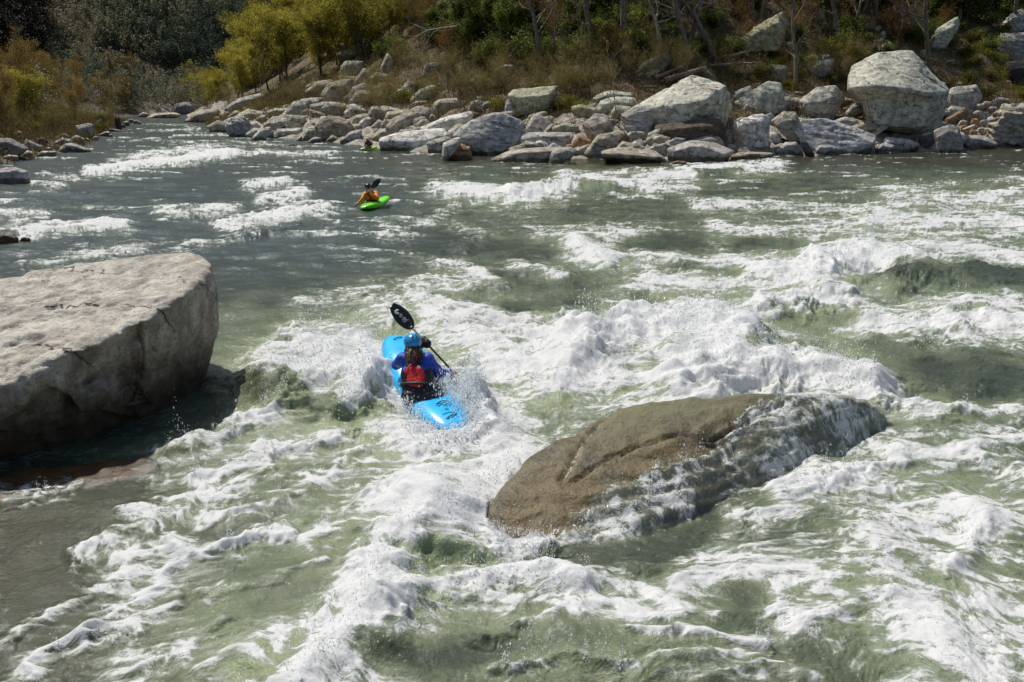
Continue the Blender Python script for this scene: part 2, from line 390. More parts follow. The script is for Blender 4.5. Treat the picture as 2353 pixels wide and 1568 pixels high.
# ---- right bank, right half (crop 3)
R(None,[(1428,262),(1500,225),(1590,173),(1667,197),(1682,240),(1665,268),(1572,292),(1545,294),(1505,283)],'great leaning slab with a pale sunlit top and a brown shaded right face',(.44,.435,.385),thick=7,crease=[(1618,232,-.45),(1553,292,-.42),(1500,248,-.35),(1665,200,-.2)],n=6,strata=1.0,rough=.03,soft=70)
R(None,[(1425,265),(1462,245),(1505,240),(1512,262),(1500,292),(1440,294)],'grey block wedged under the left edge of the great leaning slab',(.40,.39,.37),n=5)
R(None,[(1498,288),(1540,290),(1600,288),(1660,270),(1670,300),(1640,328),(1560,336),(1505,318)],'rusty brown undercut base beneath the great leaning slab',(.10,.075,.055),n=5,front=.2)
R(c3,[(455,675),(560,600),(680,530),(765,545),(800,690),(740,745),(620,748),(540,715)],'tilted angular block with a pale top and dark front right of the great slab',(.42,.42,.36),crease=[(600,690,-.45),(690,700,-.45),(640,612,-.3),(770,600,-.25)],n=5,soft=70,rough=.03)
R(c3,[(450,800),(520,765),(660,740),(695,780),(685,900),(560,935),(480,915)],'white cracked rock sitting beside a tuft of dry sticks',WHITE,n=5,strata=1.4)
R(c3,[(690,865),(760,875),(775,925),(700,930)],'small white rock right of the white cracked rock',WHITE,n=3)
R(c3,[(640,760),(700,735),(725,770),(690,800)],'small pale rock on top of the white cracked rock',PALE,n=3)
R(c3,[(690,795),(780,730),(865,730),(885,800),(915,875),(880,935),(790,850)],'brown grey slab tilted against the wide flat slab',(.36,.33,.28),n=5)
R(c3,[(800,795),(1040,775),(1240,830),(1385,890),(1360,965),(1180,992),(990,1008),(925,930)],'wide flat grey slab sloping to the water below the tall boulder',(.40,.39,.39),n=6,rough=.022,crease=[(930,900,-.1),(1000,985,-.35),(1200,975,-.35),(1360,935,-.3)])
R(c3,[(720,995),(790,930),(865,925),(915,1005)],'small pale slab at the waterline left of the dark fin',(.42,.41,.39))
R(c3,[(880,900),(930,920),(985,1005),(940,1022)],'thin dark upright fin at the edge of the wide flat slab',DARK,thick=.8)
R(c3,[(20,970),(180,920),(330,930),(455,988),(400,1052),(30,1045)],'broad low grey brown ledge at the waterline below the great slab',(.38,.36,.33),n=5,rough=.025)
R(c3,[(70,940),(300,880),(380,900),(405,955),(200,965)],'flat ledge behind the broad low waterline ledge',(.38,.36,.33))
R(c3,[(430,1015),(560,990),(720,1000),(705,1037),(440,1042)],'flat brown ledge awash below the white cracked rock',(.33,.28,.22),rough=.025)
R(c3,[(45,1060),(90,1050),(150,1058),(140,1080),(60,1082)],'small orange stone in the water below the broad ledge',ORNG,n=3,name='rock')
R(c3,[(1205,490),(1220,440),(1390,345),(1500,338),(1620,335),(1665,390),(1750,490),(1858,590),(1850,690),(1790,770),(1600,720),(1300,690),(1205,600)],'tall overhanging boulder with a pale lichen cap and dark undercut front',(.42,.42,.365),thick=7.5,crease=[(1215,580,-.35),(1400,565,-.5),(1560,585,-.52),(1720,610,-.45),(1850,605,-.15),(1600,690,-.36),(1320,650,-.3)],n=6,rough=.02,soft=70,strata=.6,foot=(1500,862),extra=[([(1290,640),(1330,835),(1500,865),(1660,872),(1735,850),(1800,765),(1840,660),(1600,600),(1330,610)],-1.2,4.2)])
R(c3,[(1845,715),(1860,580),(2040,550),(2088,630),(1980,690),(1860,725)],'broad grey rock right behind the tall overhanging boulder',GREY,n=5)
R(c3,[(1838,778),(1970,700),(1975,740),(1930,802),(1870,808)],'brown tilted stone right of the tall overhanging boulder',BROWN)
R(c3,[(2110,840),(2150,760),(2220,670),(2353,660),(2480,690),(2480,960),(2353,955),(2200,932),(2130,885)],'rough banded boulder at the right edge beside the water',(.33,.30,.25),n=6,strata=2.2,rough=.05)
R(c3,[(1760,855),(1850,820),(1930,830),(1965,965),(1900,1003),(1800,975)],'brown grey slab at the water right of the dark gap under the tall boulder',(.37,.34,.31),n=5,rough=.025)
R(c3,[(1925,880),(2100,890),(2185,942),(1980,965)],'flat low ledge at the water beside the rough banded boulder',(.34,.32,.3))
R(c3,[(1655,895),(1760,870),(1775,930),(1690,955)],'dark block in the gap below the tall boulder',DARK)
R(c3,[(1430,945),(1440,895),(1600,910),(1685,952),(1560,993),(1450,985)],'flat pale slab at the water under the tall boulder',(.40,.39,.39),rough=.025)
R(c3,[(1730,270),(1780,190),(1920,105),(1938,160),(1840,290),(1760,335)],'long leaning lichen pale rock on the upper right slope',(.40,.41,.33),n=5)
R(c3,[(1240,140),(1300,85),(1390,110),(1385,180),(1280,185)],'orange brown boulder high on the slope under the trees',ORNG)
R(c3,[(2190,170),(2280,80),(2400,40),(2440,170),(2230,195)],'topmost grey ledge in the upper right corner',(.38,.38,.37),n=5,strata=2)
R(c3,[(2150,310),(2200,220),(2420,210),(2440,400),(2190,412)],'thick layered ledge above a black hollow at the right edge',(.30,.29,.27),n=5,strata=2)
R(c3,[(2230,400),(2440,400),(2440,600),(2330,600),(2260,520)],'rock painted black for the shaded hollow below the thick layered ledge',(.03,.028,.025))  # near-black tint paints in the dark cave under the ledge
R(c3,[(490,265),(600,170),(770,80),(805,150),(760,260),(640,312),(520,322)],'mossy yellow green slab leaning on the wooded slope',(.38,.37,.24),n=5,strata=2)
R(c3,[(895,110),(930,60),(1040,60),(1060,130)],'pale rock at the top of the slope right of the mossy slab',(.36,.36,.28))
R(c3,[(950,450),(1010,400),(1112,380),(1105,460),(1060,492),(960,485)],'pale angular rock on the mossy middle slope',(.42,.42,.36))
R(c3,[(885,660),(1000,570),(1120,560),(1185,640),(1100,765),(980,778),(915,720)],'grey boulder with a brown foot left of the tall overhanging boulder',(.38,.37,.33),n=5,crease=[(930,680,-.4),(1080,660,-.45),(1000,760,-.3)])
R(c3,[(1160,710),(1240,680),(1300,715),(1290,745),(1180,745)],'low brown rock in the shade beneath the tall boulder',BROWN)
R(c3,[(875,400),(950,360),(1040,355),(1030,400),(900,430)],'weathered flat rock above the pale angular rock',GREEN)
R(c3,[(600,470),(700,420),(810,430),(800,500),(640,520)],'broad mossy grey rock behind the driftwood pile',(.28,.27,.2))
R(c3,[(1420,300),(1470,270),(1510,300),(1500,340),(1430,340)],'mossy rock behind the top of the tall boulder',GREEN,n=3)
rub = [(2010,690,60),(2060,700,55),(2120,690,60),(2150,720,55),(2000,740,50),(2060,750,60),(2110,760,50),(1990,770,40),(2035,800,55),(2090,800,45),(1960,835,45),(2000,860,40),(2120,885,30),(1835,735,35),(2070,850,35),(2170,670,45),(1940,745,40),(2130,820,40)]
for X,Y,s in rub:
    rr = random.Random(X*Y); k = [(math.cos(t+rr.random()*.6)*s*(.5+.3*rr.random()), math.sin(t+rr.random()*.5)*s*(.4+.2*rr.random())) for t in (0,1,2.1,3.1,4.2,5.2)]
    R(c3,[(X+a,Y+b) for a,b in k],'small angular stone in the rubble between the tall boulder and the rough banded boulder',rr.choice([GREY,PALE,BLUE,TAN,ORNG,GREY]),n=3,group='rubble stones right of the tall boulder',name='rock',rough=.03)
for X,Y,s in [(1345,235,40),(1400,195,45),(1440,230,45),(1470,195,35),(1360,285,40),(1420,270,30),(1580,200,40),(1475,120,45),(1530,240,35)]:
    rr = random.Random(X+Y); k = [(math.cos(t+rr.random()*.6)*s*(.6+.3*rr.random()), math.sin(t+rr.random()*.5)*s*(.5+.2*rr.random())) for t in (0,1,2.1,3.1,4.2,5.2)]
    R(c3,[(X+a,Y+b) for a,b in k],'small grey stone in the scree under the orange brown boulder',rr.choice([GREY,PALE,GREY]),n=3,group='scree stones on the upper slope',name='rock')
# ---- the shelf of rocks running up the river (crop 1)
R(c1,[(1545,745),(1640,680),(1800,640),(1835,660),(1700,735),(1580,755)],'long grey ledge below the yellow green trees',GREY,strata=2)
R(c1,[(1265,840),(1330,780),(1500,745),(1525,775),(1400,815),(1300,845)],'farthest low rock shelf of the right bank',TAN)
R(c1,[(1545,865),(1600,810),(1680,800),(1735,860),(1690,912),(1590,945)],'banded grey boulder at the water on the upstream point',(.36,.36,.36),strata=2.4,n=5)
R(c1,[(1420,870),(1500,830),(1562,850),(1560,912),(1460,914)],'dark footed rock left of the banded grey boulder',TAN)
R(c1,[(1780,890),(1860,810),(1970,790),(1992,860),(1900,895),(1800,905)],'pinkish pale boulder behind the upstream waterline rocks',(.44,.38,.32))
R(c1,[(1968,865),(1980,790),(2110,800),(2105,862),(2070,877)],'square cut olive block beside the pinkish boulder',GREEN)
R(c1,[(1880,945),(1910,890),(2085,880),(2085,932),(1970,953)],'pale slab at the water below the square cut block',PALE)
R(c1,[(1680,925),(1750,880),(1890,900),(1882,945),(1730,957)],'smooth grey slab at the water right of the banded boulder',(.40,.37,.36))
R(c1,[(2000,745),(2080,680),(2235,670),(2210,745),(2080,795)],'tilted grey rock on the upstream slope',GREY,strata=2)
R(c1,[(2225,625),(2353,560),(2420,640),(2353,700),(2300,705)],'lichen grey hump under the bare sapling',GREEN,strata=1.5)
R(c1,[(2100,987),(2160,945),(2212,945),(2207,987)],'small grey rock in the water on the upstream bank',(.38,.36,.34),n=3)
R(c1,[(2038,972),(2075,930),(2093,968)],'small pointed rock left of the small grey waterline rock',TAN,n=3)
R(c1,[(1560,805),(1620,760),(1725,790),(1640,815)],'pink grey rock behind the banded boulder',TAN)
R(c1,[(1740,835),(1800,790),(1845,800),(1780,855)],'blue grey rock between the banded and pinkish boulders',BLUE)
R(c1,[(1970,1005),(2010,990),(2052,1000),(2040,1010)],'low brown stone awash on the upstream side',BROWN,n=3,name='rock')
R(c1,[(1830,770),(1900,745),(2010,750),(1980,790),(1860,800)],'flat olive rock above the pinkish boulder',GREEN)
R(c1,[(2130,720),(2240,700),(2330,720),(2300,780),(2160,790)],'brown ledge behind the broad cracked boulder',TAN,strata=1.5)
# left bank
LG = 'rocks along the left bank'
R(c1,[(-60,1065),(-60,950),(80,950),(205,1022),(100,1066)],'dark grey boulder at the left edge on the left bank',(.22,.21,.21),group=LG)
R(c1,[(518,870),(600,848),(647,860),(642,945),(560,955),(530,925)],'blocky grey rock at the water on the left bank',GREY,group=LG,strata=2)
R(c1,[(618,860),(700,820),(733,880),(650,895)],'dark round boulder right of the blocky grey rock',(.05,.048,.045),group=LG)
R(c1,[(388,1045),(450,985),(500,985),(625,1035),(500,1050)],'smooth pointed grey slab reaching into the river',BLUE,group=LG,rough=.02)
R(c1,[(150,1005),(180,960),(305,1010),(250,1040)],'smooth grey rock behind the brown stones',GREY,group=LG)
R(c1,[(355,990),(430,945),(505,970),(480,1003),(380,1005)],'low pale slab left of the blocky grey rock',PALE,group=LG)
R(c1,[(128,1085),(190,1035),(233,1052),(222,1085)],'rounded pale stone at the water on the left bank',PALE,group=LG,n=3)
R(c1,[(235,965),(290,940),(335,980),(280,1005)],'small dark rock among the left bank stones',DARK,group=LG,n=3)
R(c1,[(660,935),(740,900),(768,922),(700,938)],'rounded blue grey stone right of the dark round boulder',BLUE,group=LG,n=3)
R(c1,[(470,960),(530,930),(590,960),(570,985),(490,985)],'brown grey rock below the blocky grey rock',GREY,group=LG,n=3)
R(c1,[(65,945),(120,900),(155,910),(145,945)],'pinkish stone at the edge of the left thicket',TAN,group=LG,n=3)
R(c1,[(395,945),(440,915),(485,942),(440,955)],'small purple grey stone in the left bank gap',BLUE,group=LG,n=3)
R(c1,[(735,885),(800,890),(862,905),(800,912)],'thin dark slab at the water below two dark stumps',DARK,group=LG,n=3)
R(c1,[(-90,1255),(-80,1170),(100,1152),(190,1180),(207,1240),(130,1268)],'pale rock with a dark foot standing in the river at the left edge',(.40,.37,.36),group=LG,n=5,rough=.025)
R(c1,[(240,1075),(290,1040),(390,1040),(380,1065)],'flat pale stones ledge at the left waterline',PALE,group=LG,n=3)
R(c1,[(0,1090),(60,1065),(130,1075),(110,1100),(20,1105)],'low pale stone below the dark grey boulder',PALE,group=LG,n=3)
for i,(X,Y,s) in enumerate([(870,850,30),(905,835,28),(940,840,25),(850,870,22),(960,848,16),(600,965,22),(660,955,25),(760,935,18),(330,1030,30),(110,1000,28)]):
    k = [(math.cos(t)*s*(.8+.3*random.random()), math.sin(t)*s*(.5+.2*random.random())) for t in (0,1,2.1,3.1,4.2,5.2)]
    R(c1,[(X+a,Y+b) for a,b in k],'small grey stone on the shore of the left bank',random.choice([GREY,PALE,BLUE]),n=3,group='small shore stones on the left bank',name='rock')
R(c1,[(1165,790),(1200,720),(1280,700),(1350,720),(1360,770),(1260,790)],'dark crag at the far bend of the river',(.22,.21,.22),group='rocks at the far bend',n=4,strata=2)
R(c1,[(1000,815),(1060,785),(1200,775),(1260,795),(1150,810)],'pale gravel bar at the far bend of the river',(.42,.36,.28),group='rocks at the far bend',rough=.02,name='rock')
R(c1,[(950,800),(985,770),(1030,790),(1010,810)],'grey rock left of the gravel bar',GREY,group='rocks at the far bend',n=3)
R(None,[(-40,560),(-30,536),(20,534),(42,546),(38,556)],'red brown rock just breaking the surface at the left edge',BROWN,group='rocks in the river',rough=.025)
R(None,[(45,553),(52,544),(70,548),(68,556)],'small dark rock beside the red brown one',BROWN,group='rocks in the river',n=3,name='rock')
R(None,[(1462,890),(1470,866),(1492,858),(1500,872),(1492,892)],'small brown rock poking out of white water behind the olive boulder',BROWN,group='rocks in the river',rough=.06)
# stones filling the shelf
fr = random.Random(3)
def filler(n, x0,x1,yf0,yf1,smin,smax,label,group,tints):
    for i in range(n):
        x = fr.uniform(x0,x1); t = (x-x0)/(x1-x0); y = fr.uniform(yf0(x),yf1(x)); s = fr.uniform(smin,smax)
        if 805-s < x < 880+s and y > 305-s*.4: continue
        fl = (.28,.55) if smax>20 else (.4,.75); dip = fr.gauss(-.22,.18)
        k = [(math.cos(a+fr.random()*.5)*s*fr.uniform(.8,1.25), math.sin(a+fr.random()*.4)*s*fr.uniform(*fl)) for a in sorted(fr.uniform(0,6.28) for _ in range(3))+[.1,2.2,4.3]]
        k = [(a*math.cos(dip)-b*math.sin(dip), a*math.sin(dip)+b*math.cos(dip)) for a,b in k]
        R(None,[(x+a,y+b) for a,b in k],label,fr.choice(tints),n=4 if s>15 else 3,group=group,name='rock')
wl = lambda x: np.interp(x,[430,520,600,690,820,900,1100,1300,1500,1800,2000,2353],[270,297,313,318,331,345,353,361,368,359,352,335])
filler(40,1000,1520,lambda x:wl(x)-50,lambda x:wl(x)-4,18,40,'rock slab wedged among the boulders of the middle right bank','packed slabs of the middle right bank',[GREY,PALE,TAN,GREEN,TAN])
filler(26,1500,2340,lambda x:wl(x)-60,lambda x:wl(x)-4,14,28,'rock slab wedged among the boulders of the lower right bank','packed slabs of the lower right bank',[GREY,PALE,TAN,BLUE])
filler(44,480,1000,lambda x:wl(x)-85*np.clip((x-440)/300,.3,1),lambda x:wl(x)-4,16,46,'rock slab of the stepped ledges on the upstream right bank','stepped slabs of the upstream bank',[GREY,PALE,TAN,GREEN])
filler(34,1000,1560,lambda x:wl(x)-115,lambda x:wl(x)-45,16,38,'weathered block among the brush above the middle waterline slabs','upper blocks of the middle right bank',[GREY,GREEN,TAN,GREEN])
filler(34,1690,2340,lambda x:wl(x)-150,lambda x:wl(x)-55,16,38,'weathered block on the slope around the tall boulder','upper blocks around the tall boulder',[GREY,GREEN,TAN,GREY])
filler(26,720,980,lambda x:wl(x)-150,lambda x:wl(x)-70,16,38,'weathered block below the overhanging ledge','upper blocks below the overhanging ledge',[GREY,GREEN,TAN])
filler(12,900,1500,lambda x:wl(x)-55,lambda x:wl(x)-6,6,16,'loose stone lodged between the slabs of the middle right bank','loose stones of the middle right bank',[GREY,PALE,TAN,TAN,GREEN])
filler(14,1500,2340,lambda x:wl(x)-75,lambda x:wl(x)-5,6,15,'loose stone lodged below the great slab and the tall boulder','loose stones of the lower right bank',[GREY,PALE,TAN,ORNG,BLUE])
filler(12,470,900,lambda x:wl(x)-60,lambda x:wl(x)-4,5,14,'loose stone on the upstream shelf of the right bank','loose stones of the upstream shelf',[GREY,PALE,TAN,GREEN])
filler(16,1300,2340,lambda x:110,lambda x:230,8,22,'half buried stone on the wooded slope','half buried stones on the wooded slope',[GREY,GREEN,GREY,(.2,.2,.17)])
# ------------------------------------------------------------------ the three big foreground rocks
def hero_left():
    T = [(-260,930,8.0),(0,900,8.35),(70,868,8.5),(111,846,8.75),(160,806,9.1),(246,780,9.35),(312,734,9.8),(372,709,10.0),(443,660,10.7),(462,610,11.6),
         (488,588,12.1),(445,572,12.6),(250,590,12.4),(0,636,11.8),(-300,700,11.0)]
    B = [(-260,1110,7.7),(0,1078,8.55),(190,1030,9.1),(270,990,9.55),(350,940,10.1),(440,880,10.9),(500,785,11.4),(516,730,11.7),(512,660,11.9),(322,870,9.75),(325,770,9.7)]
    P = [pt(*p) for p in T+B] + [pt(300,700,13.0),pt(480,760,12.6),pt(-300,800,12)]
    P += [Vector((-6,9.2,-.5)),Vector((-4.75,11.0,-.4))]
    v, f = hull_shape(P, 7, .022, 30, 3.3, .35)
    # broken hollow under the front edge, and the step that catches the light
    px, py = proj(v); front = sstep(0,.3,(11.2-v[:,1])/3)
    edge = np.interp(px,[-300,0,70,111,152,246,312,340],[930,897,864,843,802,778,732,715])
    step = np.interp(px,[-300,0,60,110,160,180,230,275,300],[1000,930,890,862,880,905,900,925,915])
    jag = fbm3(v*2.6,3)*22
    m = sstep(0,14,py-edge-6+jag*.4)*(1-sstep(-8,8,py-step+jag))*(1-sstep(270,345,px))*sstep(110,175,px+jag)*front
    low = sstep(0,30,py-step-26+jag)*(1-sstep(280,330,px))*front
    v = v + np.array([.05,1,.06])*(m*.34+low*.30)[:,None]
    v[:,2] += fbm3(v*np.array([1.2,1.2,5])+7,4)*.05*front
    fl_ = v@np.array([.25,.55,.8])*2.6+fbm3(v*.9,3)*1.6; v[:,2] += (np.abs((fl_%1)-.5)-.25)*.05 + fbm3(v*5.5,3)*.028
    v += (np.clip(1-np.abs(fbm3(v*1.7+3,3))*4,0,1)**3*-.05)[:,None]*np.array([0,-.6,.8])
    org = np.array([-4.0,10.0,0.0])
    me = mesh_np('boulder', v-org, f)
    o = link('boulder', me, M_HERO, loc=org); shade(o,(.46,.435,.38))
    return tag(o,'huge pale grey boulder with a black undercut base filling the left foreground','boulder','boulders in the foreground rapids')
def hero_right():
    L = [(1100,1222,0),(1104,1170,.12),(1150,1108,.26),(1190,1052,.36),(1292,996,.50),(1400,955,.58),(1432,925,.66),(1502,908,.70),(1620,906,.70),(1700,908,.68),(1752,918,.62),
         (1800,922,.58),(1880,912,.56),(1955,908,.52),(2020,940,.28),(2090,1010,-.30),(1960,1090,-.30),(1720,1195,-.26),(1430,1300,-.20),(1250,1266,-.08),(1350,1100,.34),(1550,1050,.40),(1700,1020,.36),(1850,985,.28)]
    P = [gp(a,b,z) for a,b,z in L]
    P += [Vector((p.x,p.y+.15,-.5)) for p in P[::2]]
    v, f = hull_shape(P, 7, .030, 22, 9.1, .5)
    px, py = proj(v)
    j = fbm3(v*2.2,3)*14
    cr = np.exp(-((py-np.interp(px,[1290,1400,1500,1560,1640,1740,1800],[1130,1050,1010,1000,1012,960,930])+j)/5)**2)*sstep(1290,1330,px)*(1-sstep(1790,1830,px))
    cr2 = np.exp(-((px-np.interp(py,[900,1000,1100],[1470,1350,1295])+j)/6)**2)*(py<1110)
    v[:,2] -= cr*.06+cr2*.05
    lay = v[:,2]*1.0+fbm3(v*1.3,3)*.12; v[:,2] += (np.abs(((lay*9)%1)-.5)-.25)*.05
    org = np.array([1.5,8.3,0.0])
    me = mesh_np('boulder', v-org, f)
    o = link('boulder', me, M_WETROCK, loc=org); shade(o,(.105,.088,.045))
    return tag(o,'low wet olive brown boulder with river water sheeting over its right side','boulder','boulders in the foreground rapids'), v, f
def hero_sunk():
    P = [gp(a,b,z) for a,b,z in [(-300,1130,.03),(0,1085,.06),(150,1075,.07),(280,1050,.06),(340,1048,.04),(380,1065,.02),(330,1100,-.02),(200,1120,.0),(80,1130,.02),(-300,1220,0)]]
    P += [Vector((p.x,p.y,-.4)) for p in P]
    v, f = hull_shape(P, 6, .03, 20, 5.2, .4)
    v[:,2] += fbm3(v*4,3)*.05
    org = np.array([-4.0,8.2,0.0])
    o = link('boulder', mesh_np('boulder', v-org, f), M_WETROCK, loc=org); shade(o,(.062,.036,.012))
    return tag(o,'flat wet orange brown rock awash beneath the huge left boulder','boulder','boulders in the foreground rapids'), v, f
def wet_material():
    m, nt = newmat('wet_stone'); q = N(nt)
    pos = q('ShaderNodeNewGeometry').outputs['Position']; tint = q('ShaderNodeObjectInfo').outputs['Color']
    a = q.noise(pos,1.1,5,.6,.5); b = q.noise(pos,5,6,.65,.3); c_ = q.noise(pos,26,5,.7); d = q.noise(pos,90,2)
    c = q.mix(q.ss(b,.3,.7), q.mix(1.,tint,(.55,.55,.55),'MULTIPLY'), q.mix(1.,tint,(1.5,1.45,1.4),'MULTIPLY'))
    c = q.mix(q.math('MULTIPLY',q.ss(a,.45,.58),.5), c, q.mix(1.,tint,(1.45,1.1,.62),'MULTIPLY'))
    z = q('ShaderNodeSeparateXYZ',{0:pos}).outputs[2]
    dry = q.ss(q.math('ADD',z,q.math('MULTIPLY',q.math('SUBTRACT',a,.5),.5)),.44,.62)
    c = q.mix(q.math('MULTIPLY',dry,.8), c, q.mix(1.,tint,(1.5,1.75,1.9),'MULTIPLY'))
    c = q.mix(q.math('MULTIPLY',q.ss(c_,.57,.7),.7), c, (.025,.02,.014))
    c = q.mix(q.math('MULTIPLY',q.ss(d,.64,.74),.25), c, (.4,.36,.28))
    d_ = q('ShaderNodeVectorMath',{0:pos,1:(.5,-.6,.6)},operation='DOT_PRODUCT').outputs['Value']
    t_ = q.math('FRACT', q.math('ADD', q.math('MULTIPLY',d_,.9), q.math('MULTIPLY',q.noise(pos,1.2,6,.65),1.5)))
    crack = q.math('MULTIPLY', q.ss(q.math('ABSOLUTE',q.math('SUBTRACT',t_,.5)),0.,.025,1.,0.), q.ss(a,.46,.54))
    c = q.mix(crack, c, (.012,.01,.008))
    nr = q.bump(b,.6,.09); nr = q.bump(c_,.6,.022,nr); nr = q.bump(crack,.8,-.03,nr)
    q.out(q('ShaderNodeBsdfPrincipled',{'Base Color':c,'Roughness':q.math('ADD',.30,q.math('MULTIPLY',dry,.4)),'Specular IOR Level':.4,'Normal':nr}).outputs[0]); return m
def hero_material():
    m, nt = newmat('pale_boulder_stone'); q = N(nt)
    g = q('ShaderNodeNewGeometry'); pos = g.outputs['Position']; tint = q('ShaderNodeObjectInfo').outputs['Color']
    nz = q('ShaderNodeSeparateXYZ',{0:g.outputs['Normal']}).outputs[2]
    a = q.noise(pos,.8,5,.6,.4); b = q.noise(pos,3.2,6,.68,.4); c_ = q.noise(pos,18,6,.75); d = q.noise(pos,75,3)
    fl = q.noise(q('ShaderNodeMapping',{'Vector':pos,'Rotation':(0,0,.5),'Scale':(.6,2.4,3.)}).outputs[0],1.6,6,.7,.5)
    c = q.mix(q.ss(b,.36,.64), q.mix(1.,tint,(.60,.58,.55),'MULTIPLY'), q.mix(1.,tint,(1.25,1.24,1.2),'MULTIPLY'))
    c = q.mix(q.math('MULTIPLY',q.ss(fl,.45,.65),.35), c, q.mix(1.,tint,(.62,.60,.6),'MULTIPLY'))
    c = q.mix(q.math('MULTIPLY',q.ss(a,.54,.66),.22), c, (.36,.24,.13))
    c = q.mix(q.math('MULTIPLY',q.ss(c_,.5,.64),.7), c, (.13,.115,.10))
    c = q.mix(q.math('MULTIPLY',q.ss(d,.54,.68),.75), c, (.66,.63,.57))
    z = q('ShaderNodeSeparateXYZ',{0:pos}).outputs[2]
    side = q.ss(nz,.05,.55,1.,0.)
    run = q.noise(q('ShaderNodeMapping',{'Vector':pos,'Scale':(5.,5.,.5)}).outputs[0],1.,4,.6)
    c = q.mix(q.math('MULTIPLY',side,.55), c, q.mix(q.ss(run,.4,.62), q.mix(1.,c,(.30,.24,.17),'MULTIPLY'), q.mix(1.,c,(.72,.68,.58),'MULTIPLY')))  # steep faces darkened as painted shade, broken by run streaks
    c = q.mix(q.math('MULTIPLY',q.ss(q.math('ADD',z,q.math('MULTIPLY',b,.5)),.5,1.45,1.,0.),.9), c, q.mix(1.,c,(.14,.105,.07),'MULTIPLY'))  # undercut shade painted in: colour sinks toward black at the foot
    d_ = q('ShaderNodeVectorMath',{0:pos,1:(.18,.62,.78)},operation='DOT_PRODUCT').outputs['Value']
    t_ = q.math('FRACT', q.math('ADD', q.math('MULTIPLY',d_,1.05), q.math('MULTIPLY',q.noise(pos,.9,5,.6),1.3)))
    crack = q.math('MULTIPLY', q.ss(q.math('ABSOLUTE',q.math('SUBTRACT',t_,.5)),0.,.022,1.,0.), q.ss(q.noise(pos,1.3,3),.50,.56))
    c = q.mix(q.math('MULTIPLY',crack,.9), c, (.05,.032,.018))
    nr = q.bump(b,.7,.10); nr = q.bump(c_,.8,.03,nr); nr = q.bump(fl,.4,.07,nr); nr = q.bump(d,.5,.008,nr); nr = q.bump(crack,.9,-.04,nr)
    q.out(q('ShaderNodeBsdfPrincipled',{'Base Color':c,'Roughness':.8,'Specular IOR Level':.3,'Normal':nr}).outputs[0]); return m
M_WETROCK = wet_material(); M_HERO = hero_material()
